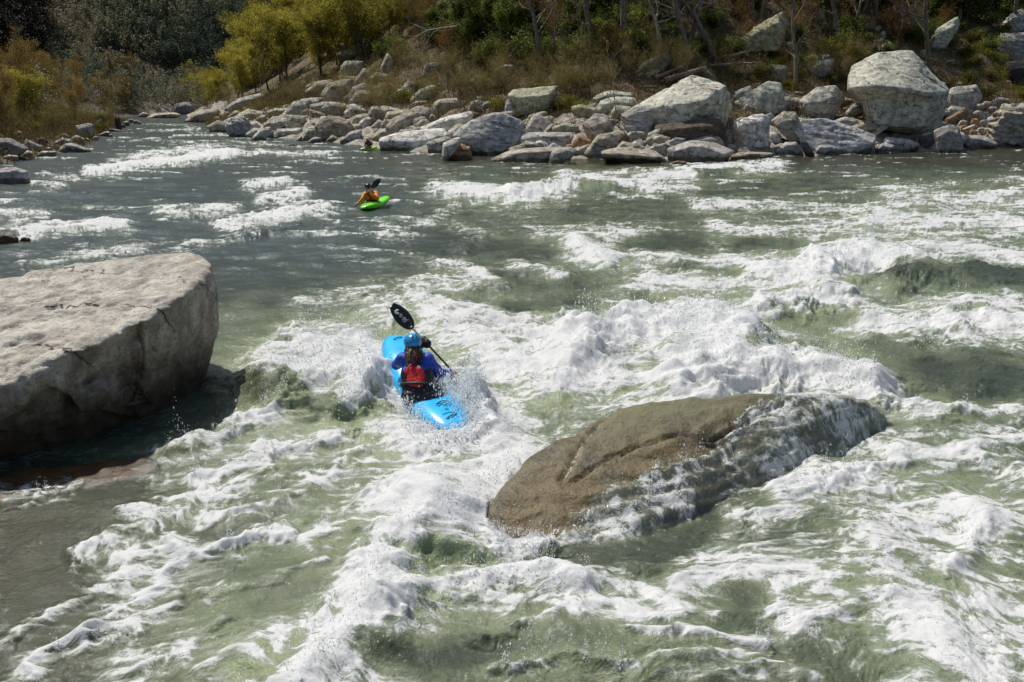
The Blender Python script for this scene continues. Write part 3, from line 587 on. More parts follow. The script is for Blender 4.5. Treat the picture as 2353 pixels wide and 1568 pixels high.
# ------------------------------------------------------------------ the river
# breaking waves and foam: (line on the water, half width, foam, height m, spray)
FEAT = [
 ([(0,1490),(120,1405),(260,1335)],12,.6,.04,0),([(440,1195),(560,1172),(700,1132)],10,.62,.05,0),([(480,1375),(600,1335),(730,1290)],11,.55,.04,0),([(620,1130),(760,1092),(850,1045)],11,.6,.05,100),([(460,1550),(600,1485)],12,.6,.04,0),([(700,1245),(780,1205),(870,1180)],16,.65,.05,100),([(250,1330),(330,1280),(420,1250)],9,.5,.03,0),
 ([(1250,1425),(1400,1402),(1570,1424)],10,.55,.04,0),([(1600,1565),(1760,1535)],12,.5,.04,0),([(1850,1455),(1960,1395)],16,.5,.04,0),([(1380,1330),(1480,1350),(1560,1400)],10,.5,.03,0),([(1650,1420),(1800,1400)],10,.45,.03,0),
 ([(205,396),(330,380),(440,367),(540,353)],8,1.15,.35,0),([(300,362),(480,338)],7,.7,.15,0),([(360,322),(560,337)],4,.4,0,0),([(250,372),(330,352),(520,332)],5,.5,0,0),
 ([(480,356),(600,351),(680,356),(770,353)],5,.75,.2,0),([(340,301),(460,296)],2.5,.5,0,0),([(400,313),(510,309)],2.5,.5,0,0),([(320,285),(440,288)],1.5,.4,0,0),([(300,325),(350,318)],3,.4,0,0),([(520,322),(590,330),(690,338)],3,.4,0,0),
 ([(40,540),(150,529),(290,520)],8,1.1,.22,0),([(0,492),(100,490)],9,.6,.1,0),([(0,522),(60,505)],7,.5,0,0),([(100,402),(180,410)],5,.5,.1,0),([(70,422),(150,426)],4,.7,.1,0),([(75,440),(130,432)],3,.4,0,0),
 ([(575,428),(660,418)],10,.75,.22,0),([(600,462),(700,446)],10,.7,.18,0),([(640,470),(700,470)],7,.5,0,0),([(365,492),(480,487),(545,480)],8,.75,.18,0),([(505,517),(560,511),(650,500),(750,482)],8,1.15,.3,0),
 ([(420,568),(500,560),(590,532)],7,.6,.1,0),([(50,607),(200,587),(330,577)],9,.55,.1,0),([(250,560),(380,552)],6,.35,0,0),([(150,470),(300,480)],5,.3,0,0),
 ([(1010,434),(1100,446),(1200,459),(1300,433)],13,1.05,.32,0),([(1300,408),(1450,422),(1560,402),(1650,387),(1790,380)],10,1.0,.2,0),([(1400,397),(1520,390)],7,.6,0,0),([(1480,436),(1590,428)],7,.8,.1,0),([(1700,398),(1790,392)],5,.5,0,0),
 ([(1600,467),(1780,473),(1950,483),(2100,472),(2353,441)],11,.6,.15,0),([(1980,430),(2353,412)],7,.35,0,0),([(2050,447),(2353,470)],14,.6,.1,0),([(2000,505),(2353,515)],17,.65,.15,0),([(1650,523),(1800,533),(2000,523)],12,.6,.12,0),
 ([(1330,568),(1400,608)],17,1.0,.32,300),([(1240,545),(1500,534)],9,.5,.1,0),([(1900,618),(2000,596),(2090,616)],30,1.25,.45,1600),([(1750,630),(1900,652)],24,.95,.25,500),([(2100,566),(2353,596)],15,.85,.15,200),
 ([(1450,656),(1700,646),(1900,646)],18,.7,.15,100),([(1480,592),(1700,604)],12,.6,.12,0),([(1750,706),(1850,696),(1950,684)],16,.85,.25,400),([(2000,750),(2100,768),(2250,750),(2400,768)],25,.95,.25,600),([(2120,700),(2353,706)],14,.7,.12,100),
 ([(1330,810),(1450,795),(1560,785),(1690,812)],42,1.25,.45,2200),([(1560,722),(1650,745),(1740,800)],26,.95,.22,700),([(1560,880),(1700,880),(1850,860),(2000,902)],32,1.25,.35,2000),([(1100,855),(1300,868),(1450,888),(1600,905)],32,1.0,.15,500),
 ([(1990,900),(2090,940),(2220,945)],12,.8,.1,100),([(690,694),(850,662),(1000,652),(1160,652)],9,.42,.08,0),([(860,716),(1000,710),(1210,764)],24,.66,.15,0),([(1000,746),(1150,806),(1350,800)],32,.85,.2,400),([(1180,600),(1300,640)],12,.5,.1,0),
 ([(635,900),(760,868),(880,895)],50,1.4,.42,2400),([(690,806),(820,790),(900,830)],26,.95,.18,600),([(590,830),(700,795)],14,.6,.1,0),([(660,766),(800,745),(900,745)],10,.5,.08,0),([(780,955),(850,930)],22,1.1,.2,500),
 ([(930,1008),(1040,1022),(1110,990)],20,1.1,.12,900),([(1085,900),(1100,960)],22,1.0,.12,1400),([(1062,938),(1112,948)],13,1.1,.42,1200),([(1150,1005),(1205,1060),(1120,1135),(1050,1210)],42,1.05,.12,700),([(860,1000),(930,1030)],14,.6,.05,100),
 ([(960,1150),(910,1250),(870,1340),(830,1430),(760,1510),(680,1590)],52,1.15,.22,900),([(1000,1190),(1090,1225)],34,.95,.12,500),([(880,1412),(1050,1350),(1200,1330),(1350,1362)],22,.95,.14,900),([(1130,1238),(1250,1252)],15,.95,.08,700),([(1260,1262),(1420,1215),(1560,1140)],12,.6,.05,500),
 ([(380,1036),(480,1014),(560,988),(690,932)],13,.8,.1,300),([(440,1106),(560,1064),(700,1024),(810,1000)],12,.8,.08,200),([(300,1196),(400,1154),(500,1134),(620,1070)],10,.7,.06,0),([(160,1295),(300,1234),(430,1164)],11,.6,.05,0),([(0,1165),(90,1140),(200,1120)],7,.5,.03,100),
 ([(400,1266),(480,1296),(560,1236),(660,1224)],11,.75,.08,100),([(210,1490),(280,1406),(360,1344),(430,1302)],15,.7,.06,100),([(80,1545),(200,1478),(330,1454)],16,.7,.06,100),([(320,1430),(410,1382)],12,.5,.04,0),([(580,1520),(700,1456),(800,1406)],26,.6,.05,0),([(250,1560),(420,1500),(520,1440)],14,.5,.04,0),
 ([(1500,1540),(1700,1508),(1920,1575)],10,.45,.04,0),([(1990,1240),(2080,1350),(2150,1452),(2260,1540)],40,.62,.05,200),([(1790,1136),(1950,1096),(2060,1056)],13,1.05,.08,300),([(1690,1186),(1870,1180)],10,.5,.04,0),([(2260,1200),(2190,1310)],18,.6,.08,100),
 ([(2080,1184),(2353,1154)],30,.5,.05,0),([(2180,1410),(2400,1410)],70,.42,.03,0),([(1340,1158),(1500,1154)],12,.55,.03,300),([(1470,1134),(1630,1112)],10,.75,.05,300),([(1440,1456),(1600,1466),(1770,1486)],7,.75,.05,100),([(1140,1540),(1300,1516),(1460,1546)],13,.6,.06,300),
 ([(1650,1006),(1800,984),(1950,1004),(2160,1064)],22,.42,.03,100),([(2200,1040),(2353,1010)],20,.5,.05,0),([(2100,960),(2353,940)],14,.45,.05,0),([(1750,1290),(1900,1330)],22,.5,.03,0),([(1560,1340),(1650,1310),(1720,1320)],26,.5,.03,0),
 ([(1080,1470),(1180,1430)],10,.4,.04,0),([(900,540),(1000,505),(1050,470)],7,.35,.12,0),([(880,520),(920,525)],5,.5,.05,0),([(1050,520),(1110,540),(1060,570)],9,.4,.12,0),([(1010,615),(1100,620)],10,.5,.12,0)]
# smooth dark humps and hollows: (line, half width, height, foam removed)
DARK = [([(1170,452),(1290,425),(1410,436)],9,.45,.0),([(1600,402),(1700,393)],6,.3,.5),([(2060,652),(2200,632),(2400,640)],20,.36,1.0),([(1960,655),(2060,645)],9,.1,.8),([(590,925),(680,945),(760,965)],22,.2,1.0),([(470,900),(520,930)],40,.1,.8),
 ([(800,985),(880,965)],16,-.05,.7),([(1000,1290),(1160,1300),(1330,1300)],20,-.12,1.0),([(870,1490),(1000,1515),(1150,1470)],34,-.06,.9),([(1290,1290),(1450,1270),(1620,1200)],26,-.02,.9),([(1700,1420),(1720,1370)],28,0,.6),([(2000,830),(2150,860),(2353,880)],45,.08,.6),
 ([(1800,735),(1950,730)],18,-.05,.5),([(1180,712),(1330,700),(1370,760)],26,-.10,1.0),([(1480,690),(1600,700)],14,-.05,.8),([(1700,560),(1850,566)],12,-.04,.7),([(1150,640),(1330,655)],13,-.03,.7),([(1560,620),(1700,628)],9,-.03,.7),([(880,800),(960,740)],14,-.02,.5),([(1000,560),(1250,580)],22,0,.7),([(1450,560),(1600,556)],16,0,.7),([(1350,640),(1450,640)],18,-.05,.4),([(500,640),(600,640)],40,0,.4),([(100,1250),(250,1150)],60,0,.5),([(1000,880),(1050,900)],10,0,0),([(560,545),(690,520)],8,.12,.5),
 ([(0,590),(200,560)],10,.1,.4),([(560,1340),(800,1250)],40,.04,.35),([(500,1440),(700,1360)],40,.03,.3),([(1740,830),(1880,820)],22,-.05,.6)]
def dist_line(px, py, L):
    best = np.full(px.shape, 1e9)
    for (x1,y1),(x2,y2) in zip(L[:-1],L[1:]):
        dx, dy = x2-x1, y2-y1; t = np.clip(((px-x1)*dx+(py-y1)*dy)/(dx*dx+dy*dy),0,1)
        best = np.minimum(best, np.hypot((px-x1-t*dx)*.75, py-y1-t*dy))
    return best
def build_water(rocks_v):
    vs = np.concatenate([np.arange(1900,900,-2.1), np.arange(900,300,-1.9), np.arange(300,255,-1.2)])
    yy = np.array([gp(CW/2, v).y for v in vs])
    tt = np.concatenate([np.linspace(-2.4,-.80,110)[:-1], np.linspace(-.80,.80,1430), np.linspace(.80,2.4,110)[1:]])
    X = yy[:,None]*tt[None,:]; Y = np.repeat(yy[:,None], len(tt), 1)
    PX, PY = proj(np.stack([X,Y,np.zeros_like(X)],-1))
    rowy = PY[:,0]
    # flow-bent coordinates
    wx = X + .5*fbm2(X*.45,Y*.45,3); wy = Y + .5*fbm2(X*.45+40,Y*.45,3)
    swx = wx + .16*fbm2(wx*2,wy*2,3); swy = wy + .16*fbm2(wx*2+9,wy*2+50,3)
    # how rough each stretch is
    ridx = np.interp(rowy,[255,300,420,520,700,1000,1900],[.05,.12,.4,.6,.9,.8,.6])[:,None]
    right = sstep(600,1300,PX)
    calmL = (1-sstep(350,900,PX))*sstep(300,560,PY)*(1-sstep(620,760,PY))
    rough = ridx*(.45+.55*right)*(1-.4*calmL)
    z = rough*(.22*fbm2(wx*.35,wy*.5,3) + .13*fbm2(wx*1.0+7,wy*1.4,3)) + .022*fbm2(swx*3.2,swy*4.2,3)*(.4+rough)
    zone = sstep(268,300,PY)*(1-sstep(560,680,PY))*(1-.6*right*sstep(430,520,PY))
    chop = fbm2(wx*.22+.1*wy,wy*.62,3); z += zone*(.20*chop+.07*fbm2(wx*.8,wy*1.9+4,2))*np.interp(rowy,[268,330,500],[.5,.9,1.])[:,None]
    foam = np.zeros_like(X); aer = np.zeros_like(X)
    wob = (24*fbm2(wx*.8,wy*1.2,4,g=.6)+11*fbm2(wx*2.9+8,wy*3.9,3,g=.6))*np.clip((PY-250)/420,.06,1.5)
    for L,w,f,h,sp in FEAT:
        y0 = min(p[1] for p in L)-w*4; y1 = max(p[1] for p in L)+w*4
        ri = np.where((rowy>y0)&(rowy<y1))[0]
        if len(ri)==0: continue
        s = slice(ri[0],ri[-1]+1)
        d = dist_line(PX[s]+wob[s]*1.5, PY[s]+wob[s], L)
        foam[s] += (f*np.exp(-(d/(w*1.3))**1.5))**3
        aer[s] += f*np.exp(-(d/(w*2.6))**2)*.6
        if h: z[s] += h*np.interp(L[0][1],[300,520,760,1000],[.6,.65,.9,1.])*np.exp(-(d/(w*1.25))**2)*(1+.5*fbm2(X[s]*1.7,Y[s]*1.7,2))
    foam = np.cbrt(foam); cut = np.zeros_like(X)
    for L,w,h,c in DARK:
        y0 = min(p[1] for p in L)-w*4; y1 = max(p[1] for p in L)+w*4
        ri = np.where((rowy>y0)&(rowy<y1))[0]
        if len(ri)==0: continue
        s = slice(ri[0],ri[-1]+1)
        d = dist_line(PX[s]+wob[s], PY[s]+wob[s], L)
        e = np.exp(-(d/w)**2); z[s] += h*.6*e; cut[s] += c*e
    # general scum and streaks between the breakers
    amb = .03 + .08*sstep(300,500,PY) + .15*right*sstep(430,560,PY)*(1-sstep(1000,1200,PY)) + .16*sstep(950,1100,PY) + .10*sstep(1500,2000,PX)*sstep(1050,1200,PY)
    amb = amb*(1-.75*calmL)*(1-.5*sstep(0,1,(400-PX)/300)*sstep(1050,1200,PY))
    caps = zone*sstep(.16,.42,chop+.35*fbm2(wx*1.1+3,wy*2.2,3))
    env = np.clip(foam*.95 + amb + .42*caps - cut*.8, 0, 1.35)
    st = np.interp(rowy,[300,700,1000,1900],[2.6,2.3,1.6,1.3])[:,None]
    lace = .55*rid2(swx*1.0,swy*1.05*st,3)+.45*rid2(swx*3.1+5,swy*3.1*st,3)
    cl = fbm2(swx*.75+3,swy*.75*st,6,g=.62)
    fine = fbm2(swx*6,swy*6*st,4,g=.68)
    streak = rid2(swx*.9+.35*swy, swy*5.5-.4*swx, 3)
    txt = .50*(lace-.28)+.80*cl+.66*fine+.50*(streak-.3)
    core = sstep(.7,1.3,foam)
    F = np.clip(np.minimum(env,1.2)*.90 + txt*(1.05-.35*core)*np.clip(.42+1.3*env,0,1) - .16, 0, 1.1)
    F = F*(1-.9*np.clip(cut,0,1)*(1-np.clip(foam-.5,0,1)))
    # lumps of white water
    q = np.clip(F,0,1)
    bil = lambda sx: np.abs(n2(swx*sx,swy*sx))
    k_ = np.clip(rough*1.6,.2,1)
    z += q*(.018*(bil(2.3)-.25)+.009*(bil(5.1)-.25)+.005*fine)*k_
    z += core*(.045*(bil(1.5)-.2)+.018*fbm2(swx*4.5,swy*4.5,3))*k_
    z += .012*fbm2(swx*9,swy*12,2)*(.3+rough)
    aer = np.clip(aer*.75 + amb*.55 + .45*fbm2(wx*.6+77,wy*.8,4) - cut*.5 + .05, 0, 1)
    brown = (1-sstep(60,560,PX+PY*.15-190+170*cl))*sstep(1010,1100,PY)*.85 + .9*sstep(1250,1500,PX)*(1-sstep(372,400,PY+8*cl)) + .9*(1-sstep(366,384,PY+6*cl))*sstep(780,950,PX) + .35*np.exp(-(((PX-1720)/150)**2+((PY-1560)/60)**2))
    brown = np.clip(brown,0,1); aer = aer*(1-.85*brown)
    deep = sstep(0,1,1-right)*(1-sstep(560,760,PY))                 # the grey upstream water
    # water sheeting over the big rocks
    from mathutils.bvhtree import BVHTree
    thin = np.zeros_like(X)
    ua = swx*.75+swy*.65; ub = -swx*.65+swy*.75             # water runs down the rock toward the near left
    fl_lace = .55*rid2(ua*1.1,ub*3.4,3)+.45*rid2(ua*3.0+4,ub*7.5,3)
    for (v,f,wet) in rocks_v:
        t = BVHTree.FromPolygons([tuple(p) for p in v], [tuple(int(i) for i in q_) for q_ in f])
        lo, hi = v.min(0), v.max(0)
        idx = np.argwhere((X>lo[0])&(X<hi[0])&(Y>lo[1])&(Y<hi[1]))
        for i,j in idx:
            hitp = t.ray_cast(Vector((X[i,j],Y[i,j],5)), Vector((0,0,-1)))[0]
            if hitp is None: continue
            rz = hitp.z
            if rz < -.12: continue
            W = wet(PX[i,j], PY[i,j], X[i,j], Y[i,j])
            film = (W + .55*cl[i,j] + .18*fine[i,j])*.05
            base = min(z[i,j], .10)
            if film > 0 and W > -.4: zz = max(base, rz+film)
            else: zz = min(base, max(rz-.05, -.05)) if W <= -.4 and rz > .02 else base
            z[i,j] = zz
            gap = zz-rz
            if gap > 0: thin[i,j] = math.exp(-max(gap,0)/.11)
            if gap < 0: thin[i,j] = 1
            F[i,j] = F[i,j]*(1-.5*thin[i,j]) + thin[i,j]*min(.46,max(0, fl_lace[i,j]-.22+.5*fine[i,j])*.95)*(1 if film>-.01 else .25)
    fade = sstep(255,300,PY)
    z = z*fade*1.0
    co = np.stack([X,Y,z],-1).reshape(-1,3)
    r,c = X.shape; i = np.arange(r*c).reshape(r,c)
    f = np.stack([i[:-1,:-1],i[:-1,1:],i[1:,1:],i[1:,:-1]],-1).reshape(-1,4)
    me = mesh_np('river', co, f)
    fv = me.attributes.new('flow','FLOAT_VECTOR','POINT'); fv.data.foreach_set('vector', np.stack([swx,swy*1.7,z*0],-1).astype(np.float32).ravel())
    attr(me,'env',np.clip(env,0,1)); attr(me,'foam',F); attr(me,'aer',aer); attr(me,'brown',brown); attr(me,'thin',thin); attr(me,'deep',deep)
    m, nt = newmat('white_water'); q = N(nt)
    pos = q('ShaderNodeNewGeometry').outputs['Position']
    n1 = q.noise(pos,22,5,.7,.6); n2_ = q.noise(pos,70,3,.6); n0 = q.noise(pos,1.7,4,.6,.8)
    flow = q('ShaderNodeAttribute',attribute_name='flow').outputs['Vector']
    def ridge(sc, ds, a_, b_):
        r_ = q.math('ABSOLUTE', q.math('SUBTRACT', q.noise(flow,sc,3,.6,ds), .5)); return q.ss(r_, a_, b_, 1., 0.)
    web = q.math('MAXIMUM', ridge(2.6,1.2,.0,.05), q.math('MAXIMUM', q.math('MULTIPLY',ridge(6.5,.9,.0,.065),.85), q.math('MULTIPLY',ridge(15.,.6,.0,.08),.6)))
    crumb = q.noise(flow,8.,8,.74,.8)
    ev = q.attr('env')
    fo = q.math('ADD', q.attr('foam'), q.math('MULTIPLY', q.math('SUBTRACT',crumb,.5), 1.05))
    fo = q.math('ADD', fo, q.math('MULTIPLY', q.math('SUBTRACT',n2_,.5), .22))
    fo = q.math('ADD', fo, q.math('MULTIPLY', web, q.math('MULTIPLY', q.ss(ev,.05,.45,.05,.44), q.ss(n0,.35,.6))))
    ff = q.ss(fo,.15,1.14)
    ae = q.math('ADD', q.attr('aer'), q.math('MULTIPLY', q.math('SUBTRACT',n0,.5), .5), clamp=True)
    c = q.mix(ae, (.050,.062,.042), (.26,.305,.172))
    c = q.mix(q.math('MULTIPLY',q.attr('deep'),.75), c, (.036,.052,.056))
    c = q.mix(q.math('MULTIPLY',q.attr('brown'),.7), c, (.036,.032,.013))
    c = q.mix(q.math('MULTIPLY',ff,1.7,clamp=True), c, (.30,.335,.27))
    c = q.mix(q.ss(ff,.35,1.), c, (.94,.945,.94))
    ro = q.math('ADD', q.math('ADD',.09,q.math('MULTIPLY',q.attr('deep'),.15)), q.math('MULTIPLY', ff, .55))
    w1 = q.noise(pos,9,4,.6,.5); w2 = q.noise(pos,34,4,.65,.3)
    nr = q.bump(q.noise(pos,2.2,4,.6,.6),.32,.09); dk = q.math('MULTIPLY',q.math('SUBTRACT',1.,q.math('MULTIPLY',q.attr('deep'),.45)),q.math('SUBTRACT',1.,q.math('MULTIPLY',ff,.65))); nr = q.bump(w1,q.math('MULTIPLY',dk,.55),.05,nr); nr = q.bump(w2,q.math('MULTIPLY',dk,.75),.016,nr); nr = q.bump(q.math('MULTIPLY',n1,ff),.4,.02,nr)
    pb = q('ShaderNodeBsdfPrincipled',{'Base Color':c,'Roughness':ro,'IOR':1.33,'Specular IOR Level':.5,'Normal':nr})
    tl = q('ShaderNodeBsdfTranslucent',{'Color':(.93,.95,.93,1),'Normal':nr})
    pb = q('ShaderNodeMixShader',{0:q.math('MULTIPLY',ff,.42),1:pb.outputs[0],2:tl.outputs[0]})
    th = q.math('MULTIPLY', q.attr('thin'), q.math('SUBTRACT',1.,ff), clamp=True)
    film = q('ShaderNodeMixShader',{0:.12,1:q('ShaderNodeBsdfTransparent').outputs[0],2:q('ShaderNodeBsdfGlossy',{'Roughness':.1,'Normal':nr}).outputs[0]})
    q.out(q('ShaderNodeMixShader',{0:q.math('MULTIPLY',th,.95),1:pb.outputs[0],2:film.outputs[0]}).outputs[0])
    o = tag(link('river', me, m), kind='structure')
    return o, (X,Y,z,PX,PY,rowy)
def build_spray(grid):
    X,Y,z,PX,PY,rowy = grid; rng = np.random.default_rng(4)
    base, F0 = ico(1); F0 = F0; V0 = base
    V0, F0 = np.array([[1,0,0],[-1,0,0],[0,1,0],[0,-1,0],[0,0,1],[0,0,-1]],float), np.array([[0,2,4],[2,1,4],[1,3,4],[3,0,4],[2,0,5],[1,2,5],[3,1,5],[0,3,5]])
    C = []; S = []
    for L,w,f,h,sp in FEAT:
        if not sp: continue
        L = np.array(L,float); seg = np.linalg.norm(np.diff(L,axis=0),axis=1); cum = np.concatenate([[0],np.cumsum(seg)])
        n = int(sp*2.1)
        # droplets fly in small bursts
        nb = max(3,n//45); tb = rng.uniform(0,cum[-1],nb); ob = rng.normal(0,w*.7,nb); hb = rng.gamma(2,.5,nb)
        k = rng.integers(0,nb,n)
        t = np.clip(tb[k]+rng.normal(0,w*.35,n),0,cum[-1]); px = np.interp(t,cum,L[:,0])+rng.normal(0,w*.3,n); py = np.interp(t,cum,L[:,1])+ob[k]+rng.normal(0,w*.28,n)
        ri = np.clip(np.searchsorted(-rowy,-py),0,len(rowy)-1); yr = Y[ri,0]; ci = np.clip(np.searchsorted(X[0]/Y[0,0],(px-CW/2)/FL*(yr*CP+CAMH*SP)/yr),0,X.shape[1]-1)
        hh = np.abs(rng.normal(0,1,n))*hb[k]*(.07+.22*h)
        C.append(np.stack([X[ri,ci],Y[ri,ci],z[ri,ci]+hh*.9+.004],-1)); S.append(np.minimum(rng.gamma(1.1,.0019,n),.009)*np.clip(Y[ri,ci]/9,.75,1.6)+.0010)
    # water bursting along the near side of the blue hull and over its tail
    for p0,p1,sp,n,up_ in (((-.95,10.25,.42),(-.45,9.35,.20),.10,2600,.10),((-.55,9.15,.12),(-.95,9.05,.08),.10,1500,.07),((-1.5,10.0,.25),(-1.05,9.3,.12),.09,1300,.06),((-.75,10.35,.40),(-.62,10.0,.35),.12,1400,.14)):
        t = rng.random(n)[:,None]; P = np.array(p0)*(1-t)+np.array(p1)*t+rng.normal(0,sp,(n,3))*np.array([1,1,.6]); P[:,2] += np.abs(rng.normal(0,up_,n))
        C.append(P); S.append(np.minimum(rng.gamma(1.2,.0024,n),.011)+.001)
    C = np.concatenate(C); S = np.concatenate(S); n = len(C)
    co = (C[:,None,:]+V0[None]*S[:,None,None]*np.stack([np.ones(n),np.ones(n),rng.gamma(2,.7,n)+.6],-1)[:,None,:]).reshape(-1,3)
    f = (F0[None]+6*np.arange(n)[:,None,None]).reshape(-1,3)
    m, nt = newmat('water_drops'); q = N(nt)
    q.out(q('ShaderNodeMixShader',{0:.5,1:q('ShaderNodeBsdfDiffuse',{'Color':(.92,.94,.95,1)}).outputs[0],2:q('ShaderNodeBsdfTranslucent',{'Color':(.92,.94,.95,1)}).outputs[0]}).outputs[0])
    o = link('spray', mesh_np('spray', co, f), m)
    return tag(o,'white spray drops thrown up by the breaking waves','spray',kind='stuff')
# ------------------------------------------------------------------ trees, brush, logs
class Geo:
    def __init__(s): s.v = []; s.f = []
    def tube(s, P, R, k=5):
        b = len(s.v); n = len(P)
        up = Vector((0,0,1))
        for i in range(n):
            d = (P[min(i+1,n-1)]-P[max(i-1,0)])
            d = d.normalized() if d.length > 1e-6 else up
            a = d.orthogonal().normalized() if i == 0 else (a - d*a.dot(d)).normalized()
            c = d.cross(a)
            for j in range(k):
                t = 2*math.pi*j/k; s.v.append(P[i]+(a*math.cos(t)+c*math.sin(t))*R[i])
        for i in range(n-1):
            for j in range(k):
                s.f.append((b+i*k+j, b+i*k+(j+1)%k, b+(i+1)*k+(j+1)%k, b+(i+1)*k+j))
        s.f.append(tuple(b+(n-1)*k+j for j in range(k)))
    def mesh(s, name): return mesh_np(name, np.array([p[:] for p in s.v]), s.f)
def leaf_mesh(name, rng, centres, size, spread, per, up=.3):
    n = len(centres)*per
    c = np.repeat(np.array([p[:] for p in centres]), per, 0) + rng.normal(0,1,(n,3))*np.array([spread,spread,spread*.75])
    a = rng.normal(size=(n,3)); a[:,2] *= 1-up; a /= np.linalg.norm(a,axis=1,keepdims=True)
    b = np.cross(a, rng.normal(size=(n,3))); b /= np.linalg.norm(b,axis=1,keepdims=True)
    s = size*rng.uniform(.55,1.35,n)[:,None]
    co = np.stack([c-a*s, c+b*s*.5, c+a*s, c-b*s*.5],1).reshape(-1,3)
    me = mesh_np(name, co, np.arange(n*4).reshape(-1,4), smooth=False)
    zc = (c[:,2]-c[:,2].min())/max(.01,np.ptp(c[:,2]))
    cl = fbm3(c*.9+5,2)
    attr(me,'tint',np.repeat(np.clip(.5+cl*.9+rng.normal(0,.16,n)+.25*(zc-.5),0,1),4))
    return me
def grow(rng, H, r0, nb=9, lvl=3, bare=.3, spread=.75, wander=.12, up=.35, blen=.42, stems=1, k=6):
    g = Geo(); tips = []
    def branch(p, d, L, r, lv):
        n = max(4, int(5+L*1.2) if lv==0 else 5); P=[p.copy()]; R=[r]; d = d.normalized()
        for i in range(1,n+1):
            d = (d + Vector(rng.normal(0,wander*(1+.5*lv),3)) + Vector((0,0,up*.08 if lv else .02))).normalized()
            P.append(P[-1]+d*(L/n)); R.append(max(r*(1-.8*i/n) if lv else r*(1-.72*i/n), .006))
        g.tube(P, R, k if lv==0 else (4 if lv==1 else 3))
        if lv >= lvl-1:
            tips.extend(P[1:]); 
            if lv >= lvl: return
        m = nb if lv==0 else max(3,int(nb*.55))
        for j in range(m):
            t = bare+(1-bare)*(j+rng.uniform(.1,.9))/m if lv==0 else rng.uniform(.25,1)
            i = min(int(t*n),n-1); q = P[i].lerp(P[i+1], t*n-i if t*n-i<1 else 1)
            dd = (P[i+1]-P[i]).normalized(); side = dd.orthogonal().normalized(); side.rotate(Matrix.Rotation(rng.uniform(0,6.28),3,dd))
            nd = (dd*(1-spread)+side*spread+Vector((0,0,up*rng.uniform(.2,1)))).normalized()
            branch(q, nd, L*blen*rng.uniform(.6,1.2)*(1.15-.5*t if lv==0 else 1), R[i]*rng.uniform(.4,.6), lv+1)
    if stems == 1: branch(Vector((0,0,-.3)), Vector((0,0,1)), H, r0, 0)
    else:
        for s_ in range(stems):
            a = rng.uniform(0,6.28); rr = rng.uniform(0,.5)
            branch(Vector((math.cos(a)*rr, math.sin(a)*rr, -.15)), Vector((math.cos(a)*rng.uniform(.05,.6),math.sin(a)*rng.uniform(.05,.6),1)), H*rng.uniform(.5,1.1), r0*rng.uniform(.5,1.1), 1)
    return g, tips
def leaf_mat(name, lo, mid, hi, trans=.35, rough=.6):
    m, nt = newmat(name); q = N(nt)
    t = q.attr('tint'); rnd = q('ShaderNodeObjectInfo').outputs['Random']
    tt = q.math('ADD', t, q.math('MULTIPLY', q.math('SUBTRACT',rnd,.5), .35), clamp=True)
    r = q('ShaderNodeValToRGB',{'Fac':tt}); e = r.color_ramp.elements
    e[0].position=.15; e[0].color=(*lo,1); e[1].position=.9; e[1].color=(*hi,1); x = e.new(.5); x.color=(*mid,1)
    p = q('ShaderNodeBsdfPrincipled',{'Base Color':r.outputs[0],'Roughness':rough,'Specular IOR Level':.12})
    tr = q('ShaderNodeBsdfTranslucent',{'Color':r.outputs[0]})
    q.out(q('ShaderNodeMixShader',{0:trans,1:p.outputs[0],2:tr.outputs[0]}).outputs[0]); return m
def bark_mat(name, a, b):
    m, nt = newmat(name); q = N(nt)
    pos = q('ShaderNodeTexCoord').outputs['Object']
    n = q.noise(q('ShaderNodeMapping',{'Vector':pos,'Scale':(6.,6.,1.2)}).outputs[0],2.2,6,.7)
    w = q.noise(pos,.9,3)
    c = q.mix(q.ss(n,.35,.66), a, b); c = q.mix(q.math('MULTIPLY',q.ss(w,.5,.65),.5), c, tuple(v*1.4 for v in b))
    q.out(q('ShaderNodeBsdfPrincipled',{'Base Color':c,'Roughness':.85,'Specular IOR Level':.2,'Normal':q.bump(n,.8,.03)}).outputs[0]); return m
B_GREY = bark_mat('grey_bark',(.065,.055,.045),(.25,.215,.175)); B_BROWN = bark_mat('brown_bark',(.035,.026,.018),(.12,.088,.06)); B_PALE = bark_mat('pale_bark',(.2,.18,.15),(.5,.47,.41)); B_DRIFT = bark_mat('driftwood_bark',(.11,.075,.05),(.34,.26,.19))
B_TWIG = bark_mat('twig_bark',(.12,.085,.05),(.40,.30,.20))
L_OLIVE = leaf_mat('olive_leaves',(.12,.11,.018),(.29,.26,.04),(.46,.40,.075),.5,.8); L_RUST = leaf_mat('rust_leaves',(.08,.035,.014),(.17,.075,.026),(.26,.15,.05),.45,.8); L_DARK = leaf_mat('evergreen_leaves',(.022,.036,.008),(.085,.12,.022),(.22,.26,.05),.4,.6)
L_BROWN = leaf_mat('budding_leaves',(.09,.06,.02),(.20,.135,.04),(.30,.215,.065),.45,.8); L_TAN = leaf_mat('thicket_leaves',(.09,.078,.02),(.20,.165,.04),(.32,.27,.075),.45,.8); L_BLACK = leaf_mat('shaded_hemlock_leaves',(.004,.004,.003),(.010,.009,.006),(.024,.02,.012),.1); L_MOSS = leaf_mat('mossy_leaves',(.05,.055,.01),(.14,.145,.018),(.26,.25,.035),.45,.8)  # hemlock leaves kept near black: hillside shade painted into the colour
